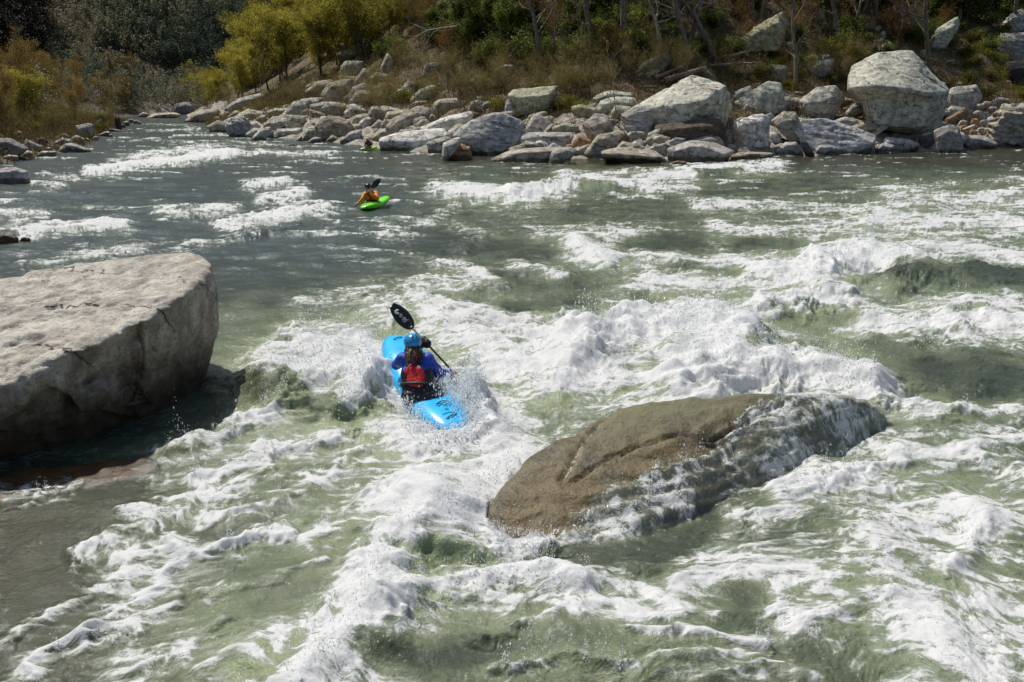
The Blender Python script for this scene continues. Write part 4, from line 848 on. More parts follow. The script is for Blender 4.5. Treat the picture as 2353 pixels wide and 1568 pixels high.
def proto(name, seed, leafmat, bark, size, puff, per, frac=1.0, leafname='crown', stemname='trunk', **kw):
    rng = np.random.default_rng(seed); g, tips = grow(rng, **kw)
    if frac < 1: tips = [t for t in tips if rng.random() < frac]
    tm = g.mesh(name+'_'+stemname); tm.materials.append(bark)
    lm = None
    if per:
        lm = leaf_mesh(name+'_'+leafname, rng, tips, size, puff, per); lm.materials.append(leafmat)
    return (name, tm, lm, stemname, leafname)
PROTO = {}
def P_(key, *variants): PROTO[key] = list(variants)
P_('bare', *[proto('bare_tree',s,L_RUST,B_GREY,.06,.2,2,.6,H=15,r0=.30,nb=13,lvl=3,bare=.22,spread=.72,wander=.07,up=.5,blen=.34) for s in (1,2,3)])
P_('olive', *[proto('leafing_tree',s,L_OLIVE,B_BROWN,.10,.34,14,1,H=9,r0=.13,nb=15,lvl=2,bare=.12,spread=.7,wander=.1,up=.5,blen=.42) for s in (4,5,6)])
P_('haze', *[proto('budding_tree',s,L_BROWN,B_TWIG,.07,.30,10,1,H=7,r0=.09,nb=15,lvl=2,bare=.08,spread=.62,wander=.1,up=.7,blen=.45) for s in (7,8,9)])
P_('evergreen', *[proto('evergreen_tree',s,L_DARK,B_BROWN,.13,.42,26,1,H=6.5,r0=.12,nb=14,lvl=2,bare=.05,spread=.8,wander=.12,up=.25,blen=.45) for s in (10,11,12)])
P_('rhodo', *[proto('evergreen_shrub',s,L_DARK,B_BROWN,.12,.30,9,1,leafname='foliage',stemname='stem',H=2.6,r0=.05,nb=9,lvl=2,stems=9,spread=.7,wander=.14,up=.3,blen=.5) for s in (13,14,15)])
P_('thicket', *[proto('leafless_shrub',s,L_TAN,B_TWIG,.045,.22,5,.8,leafname='foliage',stemname='stem',H=2.7,r0=.026,nb=9,lvl=2,stems=14,spread=.5,wander=.12,up=.7,blen=.5) for s in (16,17,18)])
P_('moss', *[proto('low_green_shrub',s,L_MOSS,B_TWIG,.06,.22,9,.9,leafname='foliage',stemname='stem',H=1.3,r0=.02,nb=8,lvl=2,stems=12,spread=.65,wander=.14,up=.4,blen=.5) for s in (19,20)])
P_('rust', *[proto('rust_shrub',s,L_RUST,B_TWIG,.08,.26,8,.9,leafname='foliage',stemname='stem',H=3.0,r0=.028,nb=9,lvl=2,stems=11,spread=.5,wander=.12,up=.6,blen=.5) for s in (21,22)])
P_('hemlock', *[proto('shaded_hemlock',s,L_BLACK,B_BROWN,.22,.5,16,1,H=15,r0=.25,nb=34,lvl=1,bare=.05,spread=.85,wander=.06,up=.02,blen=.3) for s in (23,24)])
P_('sapling', *[proto('bare_sapling',s,L_TAN,B_TWIG,.045,.12,1,.6,H=5,r0=.04,nb=9,lvl=2,bare=.3,spread=.55,wander=.08,up=.6,blen=.4) for s in (25,26)])
P_('pale', proto('pale_bare_tree',27,L_BROWN,B_PALE,.06,.2,2,.5,H=13,r0=.16,nb=11,lvl=3,bare=.35,spread=.6,wander=.06,up=.7,blen=.3))
P_('snag', proto('crooked_bare_tree',28,L_RUST,B_PALE,.05,.2,0,H=7,r0=.16,nb=8,lvl=3,bare=.3,spread=.8,wander=.22,up=.1,blen=.5))
P_('dry', proto('dry_stick_tuft',29,L_RUST,B_DRIFT,.05,.2,0,stemname='stem',leafname='foliage',H=1.7,r0=.025,nb=6,lvl=2,stems=16,spread=.5,wander=.12,up=.2,blen=.4))
prng = random.Random(21)
def plant(key, px, py, label, group, scale=1.0, top=None, cat='tree', var=None, rz=None, jitter=.2, base=None):
    B = base or hit(px, py); vs = PROTO[key]; v = vs[var if var is not None else prng.randrange(len(vs))]
    nm, tm, lm, sn, ln = v
    o = empty(nm, B, label, cat, group)
    s = scale*prng.uniform(1-jitter,1+jitter); o.scale = (s,s,s*prng.uniform(.92,1.08))
    if top:
        d = (pt(top[0],top[1],B.y)-B).normalized(); o.rotation_mode = 'QUATERNION'
        o.rotation_quaternion = d.to_track_quat('Z','Y') @ Euler((0,0,prng.uniform(0,6.28))).to_quaternion()
    else: o.rotation_euler = (prng.uniform(-.08,.08),prng.uniform(-.08,.08),prng.uniform(0,6.28) if rz is None else rz)
    link(sn, tm, None, o)
    if lm: link(ln, lm, None, o)
    return o
def scatter(key, n, poly_x, y0, y1, label, group, scale, cat, keep=None):
    made = 0; tries = 0
    while made < n and tries < n*20:
        tries += 1
        x = prng.uniform(*poly_x); y = prng.uniform(y0(x) if callable(y0) else y0, y1(x) if callable(y1) else y1)
        if keep and not keep(x,y): continue
        plant(key, x, y, label, group, prng.uniform(*scale), cat=cat, jitter=0); made += 1
def plants():
    G = 'bare forest trees of the right bank'
    T = [(c2(1112,300),c2(1000,-60),'leaning grey trunk carrying a long pale horizontal branch',1.05),(c2(1195,375),c2(1112,-40),'dark leaning trunk right of the long pale branch',1.0),(c2(970,330),c2(950,-30),'thin upright trunk behind the long pale branch',.6),
         (c2(1452,440),c2(1408,-30),'straight slim grey trunk in the middle of the right bank forest',.85),(c2(1790,310),c2(1770,-30),'brown trunk left of the crooked bare tree',.9),(c2(1985,300),c2(1905,-30),'pale leaning trunk behind the crooked bare tree',1.1),(c2(1275,140),c2(1268,-30),'slim trunk far back among the rust leaves',.6),
         (c2(130,320),c2(20,40),'bent dark trunk above the overhanging ledge rock',.8),(c3(330,400),c3(215,-30),'thick grey trunk leaning left beside the pale fallen log',1.15),(c3(165,410),c3(120,-20),'dark trunk at the left of the fallen pale log',.9),(c3(572,150),c3(565,-40),'broad brown trunk above the mossy slab',1.2),
         (c3(858,590),c3(825,-40),'tall thin trunk standing between the tilted block and the tall boulder',.7),(c3(1548,310),c3(1550,-30),'slim trunk behind the top of the tall boulder',.7),(c3(1598,320),c3(1610,-30),'second slim trunk behind the top of the tall boulder',.65),(c3(1728,460),c3(1712,-30),'grey trunk touching the right side of the tall boulder',.95),(c3(2120,90),c3(2140,-60),'wide dark trunk in the upper right corner',1.3),(c2(1700,440),c2(1690,0),'very thin trunk between the middle trunks',.4),(c2(1515,440),c2(1500,60),'thin pale stem right of the straight slim trunk',.4)]
    for b,t,l,s in T: plant('bare', *b, l, G, s, top=t, jitter=.03)
    # the long pale limb of the first leaning trunk
    tr = bpy.data.objects['bare_tree']; bpy.context.view_layer.update(); d0 = tr.location.y
    g = Geo()
    for pts_,r in (([(1045,165),(960,150),(880,175),(790,185),(700,200),(640,235),(590,290)],.13),([(700,200),(640,170),(590,150),(565,105)],.07),([(790,185),(740,215),(700,270),(650,360)],.05),([(880,175),(830,130),(760,110)],.05),([(640,235),(600,240),(540,225)],.04)):
        P=[pt(*c2(a,b),d0-.4-.25*i) for i,(a,b) in enumerate(pts_)]; g.tube(P,[r*(1-.75*i/(len(P)-1)) for i in range(len(P))],6)
    lb = link('limb',g.mesh('limb'),B_PALE,tr); lb.matrix_parent_inverse = tr.matrix_world.inverted()
    plant('snag', *c2(2230,330), 'crooked pale bare tree with twisting limbs', G, 1.25, top=c2(2190,0), jitter=.02)
    plant('sapling', *c2(1925,830), 'forked sapling growing in front of the pale round boulder', 'saplings among the rocks', 1.15, top=c2(1935,560), cat='sapling', jitter=.02)
    plant('sapling', *c1(1825,775), 'thin bare sapling on the upstream ledge', 'saplings among the rocks', 1.6, top=c1(1765,440), cat='sapling', jitter=.02)
    plant('sapling', *c2(640,800), 'thin sapling above the long tan sloping rock', 'saplings among the rocks', 1.3, top=c2(600,480), cat='sapling', jitter=.02)
    plant('sapling', *c2(445,830), 'leaning bare sapling behind the farthest kayaker', 'saplings among the rocks', 1.0, top=c2(370,690), cat='sapling', jitter=.02)
    plant('sapling', *c3(1090,470), 'slender sapling on the mossy middle slope', 'saplings among the rocks', 1.0, top=c3(1050,340), cat='sapling', jitter=.02)
    plant('dry', *c3(450,965), 'tuft of dry tan sticks beside the white cracked rock', None, 1.2, cat='dry brush')
    plant('dry', *c3(1355,985), 'small clump of dead twigs caught on the wide flat slab', None, .7, cat='dry brush')
    plant('dry', *c3(640,955), 'flattened dry twigs below the white cracked rock', None, .7, cat='dry brush')
    # forest wall
    scatter('bare',44,(800,2353),-20,110,'bare grey trunk in the dark forest of the right bank',G,(.5,1.0),'tree')
    scatter('evergreen',20,(860,1340),20,135,'dark evergreen with glossy leaves behind the brush of the right bank','evergreens of the right bank',(.6,1.0),'tree')
    scatter('evergreen',26,(1300,2353),-60,55,'dark evergreen deep in the wood above the great slab','evergreens above the slabs',(.6,1.0),'tree')
    scatter('rhodo',34,(860,1330),70,160,'dark green glossy shrub below the leaning trunks','glossy shrubs below the leaning trunks',(.7,1.2),'shrub')
    scatter('rhodo',46,(1330,2353),10,140,'dark green shrub on the wooded slope above the great slab','glossy shrubs on the wooded slope',(.5,1.0),'shrub',keep=lambda x,y: not(1690<x<1830 and 30<y<115))
    scatter('rust',20,(880,1560),30,150,'rust coloured shrub among the forest trunks','rust shrubs among the trunks',(.6,1.1),'shrub')
    scatter('rust',18,(1680,2250),5,110,'reddish brushy shrub high on the slope','red shrubs high on the slope',(.5,.9),'shrub')
    scatter('thicket',70,(850,1420),lambda x:150,lambda x:np.interp(x,[850,1000,1150,1420],[265,240,215,230]),'tan leafless thicket between the forest and the middle boulders','tan thickets of the middle right bank',(.6,1.1),'shrub')
    scatter('thicket',50,(1420,2000),100,185,'brown leafless thicket above the great leaning slab','brown thickets above the great slab',(.5,.9),'shrub')
    scatter('thicket',12,(780,900),200,290,'olive thicket behind the farthest kayaker','olive thickets behind the farthest kayaker',(.6,1.0),'shrub')
    scatter('moss',22,(1750,2000),110,215,'low yellow green shrub between the mossy slab and the tall boulder','low green shrubs left of the tall boulder',(.6,1.2),'shrub')
    scatter('moss',18,(2170,2353),100,235,'low mossy shrub under the layered ledges','low mossy shrubs under the layered ledges',(.7,1.3),'shrub')
    scatter('moss',16,(860,1400),180,262,'low bright green shrub among the middle boulders','low bright shrubs among the middle boulders',(.6,1.1),'shrub')
    # yellow green slope
    n_ = 0
    while n_ < 90:
        x = prng.uniform(480,850); lo = np.interp(x,[455,520,600,700,850],[250,243,222,195,140]); y = prng.uniform(lo-150,lo)
        sc_ = prng.uniform(.9,1.4)
        if x < np.interp(y-70,[-150,0,100,200,250],[640,588,540,490,478])+10: continue
        plant('olive',x,y,'yellow green leafing tree on the upstream slope','yellow green trees of the upstream slope',sc_); n_ += 1
    scatter('olive',16,(452,520),lambda x:205,lambda x:np.interp(x,[452,520],[258,246]),'small yellow green tree at the river bend','small trees at the river bend',(.45,.75),'tree')
    scatter('thicket',14,(436,560),lambda x:225,lambda x:np.interp(x,[436,560],[262,236]),'brushy shrub above the farthest rock shelf','brush above the farthest rock shelf',(.9,1.4),'shrub')
    scatter('olive',14,(790,1010),10,100,'olive leafing tree above the overhanging ledge','olive trees above the overhanging ledge',(.6,.95),'tree')
    scatter('haze',14,(820,1200),20,120,'brown budding tree among the evergreens of the right bank','brown budding trees among the evergreens',(.7,1.0),'tree')
    scatter('evergreen',5,(560,780),100,170,'green pine among the yellow green trees','pines among the yellow green trees',(.7,1.0),'tree')
    scatter('olive',10,(800,960),10,90,'leafing tree between the yellow green slope and the dark evergreens','leafing trees left of the evergreens',(.6,.9),'tree')
    scatter('bare',12,(560,900),60,150,'bare twisting tree among the yellow green trees','bare trees among the yellow green trees',(.5,.75),'tree')
    scatter('thicket',14,(480,800),195,265,'sparse tan brush on the upstream rocks','tan brush on the upstream rocks',(.6,1.0),'shrub')
    # left bank
    scatter('haze',40,(-60,315),lambda x:190,lambda x:np.interp(x,[-60,150,315],[312,300,262]),'brown budding tree in the left bank thicket','budding trees of the left bank',(.55,1.05),'tree')
    scatter('olive',9,(-40,110),215,300,'olive leafing tree in the left bank thicket','olive trees of the left bank',(.4,.7),'tree')
    scatter('thicket',16,(0,330),255,312,'brown brush at the edge of the left bank rocks','brown brush along the left shore',(.6,1.1),'shrub')
    scatter('moss',8,(10,240),280,312,'small green shrub by the left bank stones','small green shrubs by the left stones',(.7,1.2),'shrub')
    plant('pale', *c1(575,680), 'tall pale bare tree rising from the left bank thicket', None, 1.15, top=c1(540,170), jitter=.01)
    plant('pale', *c1(20,600), 'pale tree reaching in over the left edge', None, .75, top=c1(120,330), jitter=.01)
    scatter('hemlock',34,(-120,125),-60,215,'hemlock painted nearly black for the shaded left hillside','black hemlocks of the left hillside',(.6,1.1),'tree')
    # stumps
    for X in (806,826):
        b = hit(*c1(X,893)); g = Geo(); g.tube([Vector((0,0,-.3)),Vector((.03,0,.3)),Vector((0,.05,.9)),Vector((.04,0,1.5))],[.28,.24,.2,.14],8)
        tag(link('tree_stump',g.mesh('tree_stump'),B_BROWN,loc=b),'dark upright stump at the upstream edge of the left bank','stump','pair of dark stumps on the left shore')
    # logs
    def log(C, p0, p1, r, label, bark=B_DRIFT, bend=.03, fork=True):
        a = hit(*C(*p0)); q1 = C(*p1); b = pt(q1[0],q1[1],a.y+.6); L = (b-a).length; g = Geo(); n = 9; rr = np.random.default_rng(int(abs(p0[0])))
        P = [a.lerp(b,i/n)+Vector(rr.normal(0,bend,3))*L*.12+Vector((0,0,r)) for i in range(n+1)]
        g.tube([p-a for p in P],[r*(1-.5*i/n) for i in range(n+1)],8)
        if fork:
            for k in (3,5,7):
                d = Vector(rr.normal(0,1,3)); d.z = abs(d.z)+.3; d.normalize(); s = P[k]-a
                g.tube([s,s+d*L*.08,s+d*L*.14+Vector(rr.normal(0,.1,3))],[r*.35,r*.22,r*.08],5)
        tag(link('fallen_log',g.mesh('fallen_log'),bark,loc=a),label,'log','driftwood and fallen logs')
    log(c3,(535,165),(240,35),.30,'thick pale fallen log slanting behind the thick grey trunk',B_PALE)
    log(c3,(0,560),(275,465),.30,'brown log lying against the top of the great leaning slab')
    log(c3,(-60,540),(120,450),.2,'second log behind the top of the great leaning slab')
    log(c2,(2200,578),(1885,588),.11,'thin horizontal driftwood pole behind the rounded pale boulder')
    log(c3,(330,400),(560,345),.16,'thin log in the driftwood pile left of the mossy slab foot')
    log(c3,(830,360),(600,390),.24,'reddish log in the driftwood pile below the mossy slab',B_BROWN)
    log(c3,(300,440),(640,420),.14,'long thin driftwood stick below the reddish log')
    log(c3,(480,260),(800,300),.2,'log resting at the foot of the mossy slab',B_BROWN)
    log(c2,(1430,700),(1740,770),.09,'driftwood branch hanging over the rounded banded rock',B_TWIG)
    log(c2,(1480,770),(1720,740),.07,'bundle stick crossing the driftwood branch',B_TWIG)
    log(c2,(1080,760),(1030,640),.09,'broken pale stub standing in the brush above the white slab',B_PALE)
    log(c2,(950,720),(760,470),.06,'long leaning grey pole in the middle thicket',B_TWIG)
    # distant wooded mountainside: uncountable, one object
    rng = np.random.default_rng(8); C=[]; T=[]; S=[]
    def patch(n, xr, yr, h, size, tmean, keep=None):
        for i in range(n):
            px = rng.uniform(*xr); py = rng.uniform(*yr)
            if keep and not keep(px,py): continue
            b = hit(px,py)
            if b.y < 70: continue
            if n2(np.array([b.x*.05]),np.array([b.z*.09+b.y*.03]))[0] > .42: continue
            hh = h*rng.uniform(.6,1.3); k = int(62); t0 = np.clip(tmean+rng.normal(0,.22)+.5*n2(np.array([b.x*.03]),np.array([b.y*.04]))[0],0,1)
            u = rng.uniform(0,1,k)**.8; rad = (1-u*.75)*hh*.30
            an = rng.uniform(0,6.28,k); rr_ = rad*np.sqrt(rng.uniform(0,1,k))
            C.append(np.stack([b.x+np.cos(an)*rr_,b.y+np.sin(an)*rr_,b.z+u*hh],-1)); T.append(np.clip(t0+rng.normal(0,.035,k)+.10*(u-.5),0,1)); S.append(rng.uniform(.10,.20,k)*hh/6*(b.y/130)**.5)
    patch(5600,(95,600),(-60,262),5.2,1,.42,keep=lambda x,y: x < np.interp(y,[-60,0,120,200,262],[625,592,528,492,462]))
    patch(500,(-150,118),(-60,150),9,1,.0)
    C=np.concatenate(C);T=np.concatenate(T);S=np.concatenate(S)[:,None]; n=len(C)
    a=rng.normal(size=(n,3)); a/=np.linalg.norm(a,axis=1,keepdims=True); b=np.cross(a,rng.normal(size=(n,3))); b/=np.linalg.norm(b,axis=1,keepdims=True)
    co=np.stack([C-a*S,C+b*S*.6,C+a*S,C-b*S*.6],1).reshape(-1,3)
    me=mesh_np('forest',co,np.arange(n*4).reshape(-1,4),smooth=False); attr(me,'tint',np.repeat(T,4))
    m, nt = newmat('mountain_forest_leaves'); q = N(nt); r = q('ShaderNodeValToRGB',{'Fac':q.attr('tint')}); e = r.color_ramp.elements
    e[0].position=0; e[0].color=(.028,.036,.032,1); e[1].position=1; e[1].color=(.28,.25,.19,1)
    for p,c in ((.25,(.07,.10,.078,1)),(.45,(.14,.165,.11,1)),(.6,(.25,.24,.13,1)),(.78,(.20,.18,.135,1))): x=e.new(p); x.color=c  # leaf tints greyed to paint distance haze into the colour
    q.out(q('ShaderNodeMixShader',{0:.5,1:q('ShaderNodeBsdfDiffuse',{'Color':r.outputs[0]}).outputs[0],2:q('ShaderNodeBsdfTranslucent',{'Color':r.outputs[0]}).outputs[0]}).outputs[0])
    tag(link('forest',me,m),'mixed dark green and brown woods covering the far mountainside','forest',kind='stuff')

    # low brush, grass and dead twigs between the stones: uncountable, one object
    def under(n, xr, yr, line, d0, d1, label):
        rg = np.random.default_rng(int(n)); x = rg.uniform(*xr,n); y = rg.uniform(*yr,n)
        d = dseg(x,y,line); ok = (d>d0)&(d<d1)&~inside(x,y,RIV)&(rg.random(n)<np.interp(d,[d0,d0+3,d1],[.25,1,.5])); x=x[ok]; y=y[ok]; z=ground_z(x,y)
        k=12; m=len(x); px=np.repeat(x,k)+rg.normal(0,.28,m*k); py=np.repeat(y,k)+rg.normal(0,.28,m*k); pz=np.repeat(z,k)-.05
        hgt=rg.gamma(2.5,.17,m*k)*np.repeat(rg.uniform(.5,1.4,m),k); a=rg.uniform(0,6.28,m*k); lean=rg.normal(0,.35,(m*k,2))
        wdt=rg.uniform(.012,.035,m*k); c=np.stack([px,py,pz],-1); t=c+np.stack([lean[:,0]*hgt,lean[:,1]*hgt,hgt],-1); s_=np.stack([np.cos(a)*wdt,np.sin(a)*wdt,0*a],-1)
        co=np.stack([c-s_,c+s_,t+s_*.5,t-s_*.5],1).reshape(-1,3)
        # a leaf or two at the top of each stem
        rn=rg.normal(size=(m*k,3)); rn/=np.linalg.norm(rn,axis=1,keepdims=True); rb=np.cross(rn,rg.normal(size=(m*k,3))); sz=rg.uniform(.03,.10,m*k)[:,None]
        c2_=t+rg.normal(0,.07,(m*k,3)); lf=np.stack([c2_-rn*sz,c2_+rb*sz*.4,c2_+rn*sz,c2_-rb*sz*.4],1).reshape(-1,3)
        tt=np.clip(.5+.55*np.repeat(n2(x*.16,y*.16),k)+rg.normal(0,.16,m*k),0,1)
        al=np.concatenate([co,lf]); me=mesh_np('undergrowth',al,np.arange(len(al)).reshape(-1,4),smooth=False); attr(me,'tint',np.concatenate([np.repeat(np.clip(tt*.3+.0,0,1),4),np.repeat(tt,4)]))
        o=link('undergrowth',me,UG); tag(o,label,'undergrowth',kind='stuff')
    UG=leaf_mat('undergrowth_leaves',(.11,.075,.045),(.17,.13,.04),(.19,.18,.035),.35,.85)
    under(34000,(-70,70),(42,150),RB,4.5,34,'low brush grass and dead twigs covering the right bank between the boulders')
    under(14000,(-75,-25),(35,130),LB,2,25,'low brown brush covering the left bank behind the stones')
# ------------------------------------------------------------------ kayaks, paddlers, paddles
def blob(name, caps, voxel, mat, parent=None, smooth=4, origin=Vector((0,0,0)), balls=(), post=None):
    """tapered limbs (p, q, r0, r1) fused into one continuous skin"""
    bm = bmesh.new()
    def cap(p, q, r0, r1):
        b2 = bmesh.new()
        for c, r in ((p,r0),(q,r1)):
            bmesh.ops.create_icosphere(b2, subdivisions=2, radius=r, matrix=Matrix.Translation(Vector(c)-origin))
        bmesh.ops.convex_hull(b2, input=b2.verts)
        for v in [v for v in b2.verts if not v.link_faces]: b2.verts.remove(v)
        me = bpy.data.meshes.new('t'); b2.to_mesh(me); b2.free(); bm.from_mesh(me); bpy.data.meshes.remove(me)
    for c in caps: cap(*c)
    for c, s, rot in balls:
        M = Matrix.Translation(Vector(c)-origin) @ (rot.to_matrix().to_4x4() if rot else Matrix.Identity(4)) @ Matrix.Diagonal((*s,1))
        bmesh.ops.create_icosphere(bm, subdivisions=3, radius=1, matrix=M)
    me = bpy.data.meshes.new(name); bm.to_mesh(me); bm.free()
    o = bpy.data.objects.new(name, me); COL.objects.link(o)
    r = o.modifiers.new('r','REMESH'); r.mode='VOXEL'; r.voxel_size=voxel
    s = o.modifiers.new('s','SMOOTH'); s.iterations=smooth; s.factor=.5
    dg = bpy.context.evaluated_depsgraph_get(); m2 = bpy.data.meshes.new_from_object(o.evaluated_get(dg))
    o.modifiers.clear(); o.data = m2; bpy.data.meshes.remove(me); m2.name = name
    if post:
        n = len(m2.vertices); co = np.empty(n*3,np.float32); m2.vertices.foreach_get('co',co); co = post(co.reshape(-1,3).astype(float)); m2.vertices.foreach_set('co',co.astype(np.float32).ravel()); m2.update()
    m2.polygons.foreach_set('use_smooth', np.ones(len(m2.polygons),bool))
    m2.materials.clear(); m2.materials.append(mat)
    if parent: o.parent = parent
    return o
M_SKIN = plain('skin',(.50,.27,.19),.5,.4,.06); M_HAIR = plain('brown_hair',(.10,.042,.018),.5,.5,.5,60,.6); M_BLACK = plain('black_neoprene',(.012,.012,.014),.55,.4,.2,40,.3); M_CARB = plain('black_carbon',(.010,.010,.011),.3,.5,.2); M_WHITE = plain('white_print',(.75,.75,.75),.5); M_GREYP = plain('grey_print',(.25,.26,.27),.5)
M_EYE = plain('dark_eye',(.02,.014,.01),.2)
def fabric(name, col, seam=.35):
    m, nt = newmat(name); q = N(nt); co = q('ShaderNodeTexCoord').outputs['Object']
    a = q.noise(co,9,4,.6,1.2); b = q.noise(co,38,4,.6)
    c = q.mix(q.ss(a,.3,.7), tuple(v*.7 for v in col), tuple(min(1,v*1.2) for v in col))
    nr = q.bump(a,.6,.03); nr = q.bump(b,.3,.006,nr)
    q.out(q('ShaderNodeBsdfPrincipled',{'Base Color':c,'Roughness':.55,'Specular IOR Level':.4,'Normal':nr}).outputs[0]); return m
def plastic(name, col):
    m, nt = newmat(name); q = N(nt); co = q('ShaderNodeTexCoord').outputs['Object']
    a = q.noise(co,4,4); b = q.noise(q('ShaderNodeMapping',{'Vector':co,'Scale':(30.,3.,30.)}).outputs[0],2,3,.7)
    c = q.mix(q.ss(a,.3,.7), tuple(v*.88 for v in col), tuple(min(1,v*1.08) for v in col))
    c = q.mix(q.math('MULTIPLY',q.ss(b,.6,.7),.25), c, tuple(min(1,v*1.5+.05) for v in col))
    q.out(q('ShaderNodeBsdfPrincipled',{'Base Color':c,'Roughness':.28,'Specular IOR Level':.5,'Normal':q.bump(a,.15,.02)}).outputs[0]); return m
def frame(fwd, up=Vector((0,0,1))):
    f = fwd.normalized(); r = f.cross(up).normalized(); u = r.cross(f)
    return Matrix((r,f,u)).transposed()          # local x right, y forward, z up
def kayak(label, mat, stern, bow, L=2.6, W=.335, roll=0, marks=None, name='kayak', seat=None):
    R = frame(bow-stern) @ Matrix.Rotation(roll,3,'Y'); c = (stern+bow)/2
    root = empty(name, c, label, 'kayak', 'kayaks on the rapids'); root.rotation_mode='QUATERNION'; root.rotation_quaternion = R.to_quaternion()
    k = (bow-stern).length/L; root.scale=(k,k,k)
    h = L/2; ny, ns = 60, 28
    def sec(t):                      # t -1 stern .. 1 bow
        a = min(abs(t),.9995)
        w = W*(1-a**3.2)**.55 if t>0 else W*(1-a**3.6)**.5
        zk = -.15+.24*a**2.6; zd = .15+.10*a**1.6+(.05*math.exp(-((t-.42)/.25)**2)); zd = zk+(zd-zk)*max(.02,(1-a**7))**.5
        return w, zk, zd
    def pnt(t, u):                   # u angle around
        w, zk, zd = sec(t); cs, sn = math.cos(u), math.sin(u); e=.72
        x = w*math.copysign(abs(cs)**e,cs); zm = zk+(zd-zk)*.52
        z = zm + ((zd-zm) if sn>0 else (zm-zk))*math.copysign(abs(sn)**(.95 if sn>0 else .8),sn)
        return (x, t*h, z)
    V = []; F = []
    tt = [math.sin(math.pi/2*(-1+2*i/ny)) for i in range(ny+1)]
    for t in tt:
        for j in range(ns): V.append(pnt(t, 2*math.pi*j/ns))
    for i in range(ny):
        for j in range(ns): F.append((i*ns+j, i*ns+(j+1)%ns, (i+1)*ns+(j+1)%ns, (i+1)*ns+j))
    F += [tuple(range(ns-1,-1,-1)), tuple(ny*ns+j for j in range(ns))]
    me = mesh_np('hull', np.array(V), F); link('hull', me, mat, root)
    def deck(x, y, lift=.0):
        w, zk, zd = sec(y/h); zm = zk+(zd-zk)*.52; q = min(abs(x)/max(w,.01),.999)
        return Vector((x,y,zm+(zd-zm)*((1-q**(2/.72))**.5)**.95+lift))
    def ring(cx, cy, a, b, lift, r, nm, m):
        g = Geo(); P=[deck(a*math.cos(s),cy+b*math.sin(s))*1 for s in np.linspace(0,2*math.pi,37)]
        P=[Vector((p.x,p.y,p.z+lift)) for p in P]
        g.tube(P,[r]*37,8); link(nm,g.mesh(nm),m,root)
    cy = (R.transposed()@(seat-c)).y/k+.25 if seat else -.02
    ring(0,cy,.232,.42,.014,.02,'cockpit_rim',M_BLACK)
    # spray deck stretched over the cockpit
    V=[];F=[]
    for i in range(7):
        q=i/6
        for j in range(32):
            s=2*math.pi*j/32; p_=deck(.238*q*math.cos(s),cy+.425*q*math.sin(s)); V.append((p_.x,p_.y,p_.z+.026+.012*(1-q*q)))
    for i in range(6):
        for j in range(32): F.append((i*32+j,i*32+(j+1)%32,(i+1)*32+(j+1)%32,(i+1)*32+j))
    link('spray_deck',mesh_np('spray_deck',np.array(V),F),M_BLACK,root)
    for y,rx in ((h*.80,.075),(-h*.84,.075),(-h*.58,.08)):
        g=Geo(); P=[deck(rx*s,y+.03*s,.0)+Vector((0,0,.018*(1-s*s))) for s in np.linspace(-1,1,9)]; g.tube(P,[.008]*9,6); link('grab_handle',g.mesh('grab_handle'),M_BLACK,root)
    for strokes,m in (marks or []):
        g=Geo()
        for st in strokes: 
            P=[deck(x,y,.004) for x,y in st]; g.tube(P,[.003]*len(P),5)
        link('deck_marking',g.mesh('deck_marking'),m,root)
    return root, R
def arc(p, ax, n0, r, a0, a1, k=5):
    n0=(n0-ax*n0.dot(ax)).normalized(); b=ax.cross(n0)
    return [p+(n0*math.cos(a0+(a1-a0)*i/(k-1))+b*math.sin(a0+(a1-a0)*i/(k-1)))*r for i in range(k)]
def hand_caps(h, ax, wrist, s=1.0):
    """palm against the shaft, four unequal fingers curled round it, thumb from the side"""
    ax=ax.normalized(); out=wrist-h; out=(out-ax*out.dot(ax)).normalized(); caps=[]
    for i,(o_,rr,l) in enumerate(((-.033,.0095,1.),(-.011,.0100,1.08),(.011,.0096,1.02),(.031,.0082,.85))):
        A=arc(h+ax*o_*s,ax,out,.030*s,.25,.25+4.0*l,6)
        caps.append((h+ax*o_*.9*s+out*.045*s,A[0],.014*s,rr*1.15*s))
        caps += [(A[j],A[j+1],rr*s*(1-.05*j),rr*s*(1-.05*(j+1))) for j in range(5)]
    T=arc(h-ax*.045*s,ax,out,.030*s,-.2,-2.4,4); caps.append((h-ax*.03*s+out*.05*s,T[0],.017*s,.012*s)); caps += [(T[j],T[j+1],.0115*s,.0105*s) for j in range(3)]
    caps += [(h-ax*.022*s+out*.046*s,h+ax*.022*s+out*.046*s,.021*s,.019*s),(h+out*.05*s,wrist,.024*s,.026*s)]
    return caps
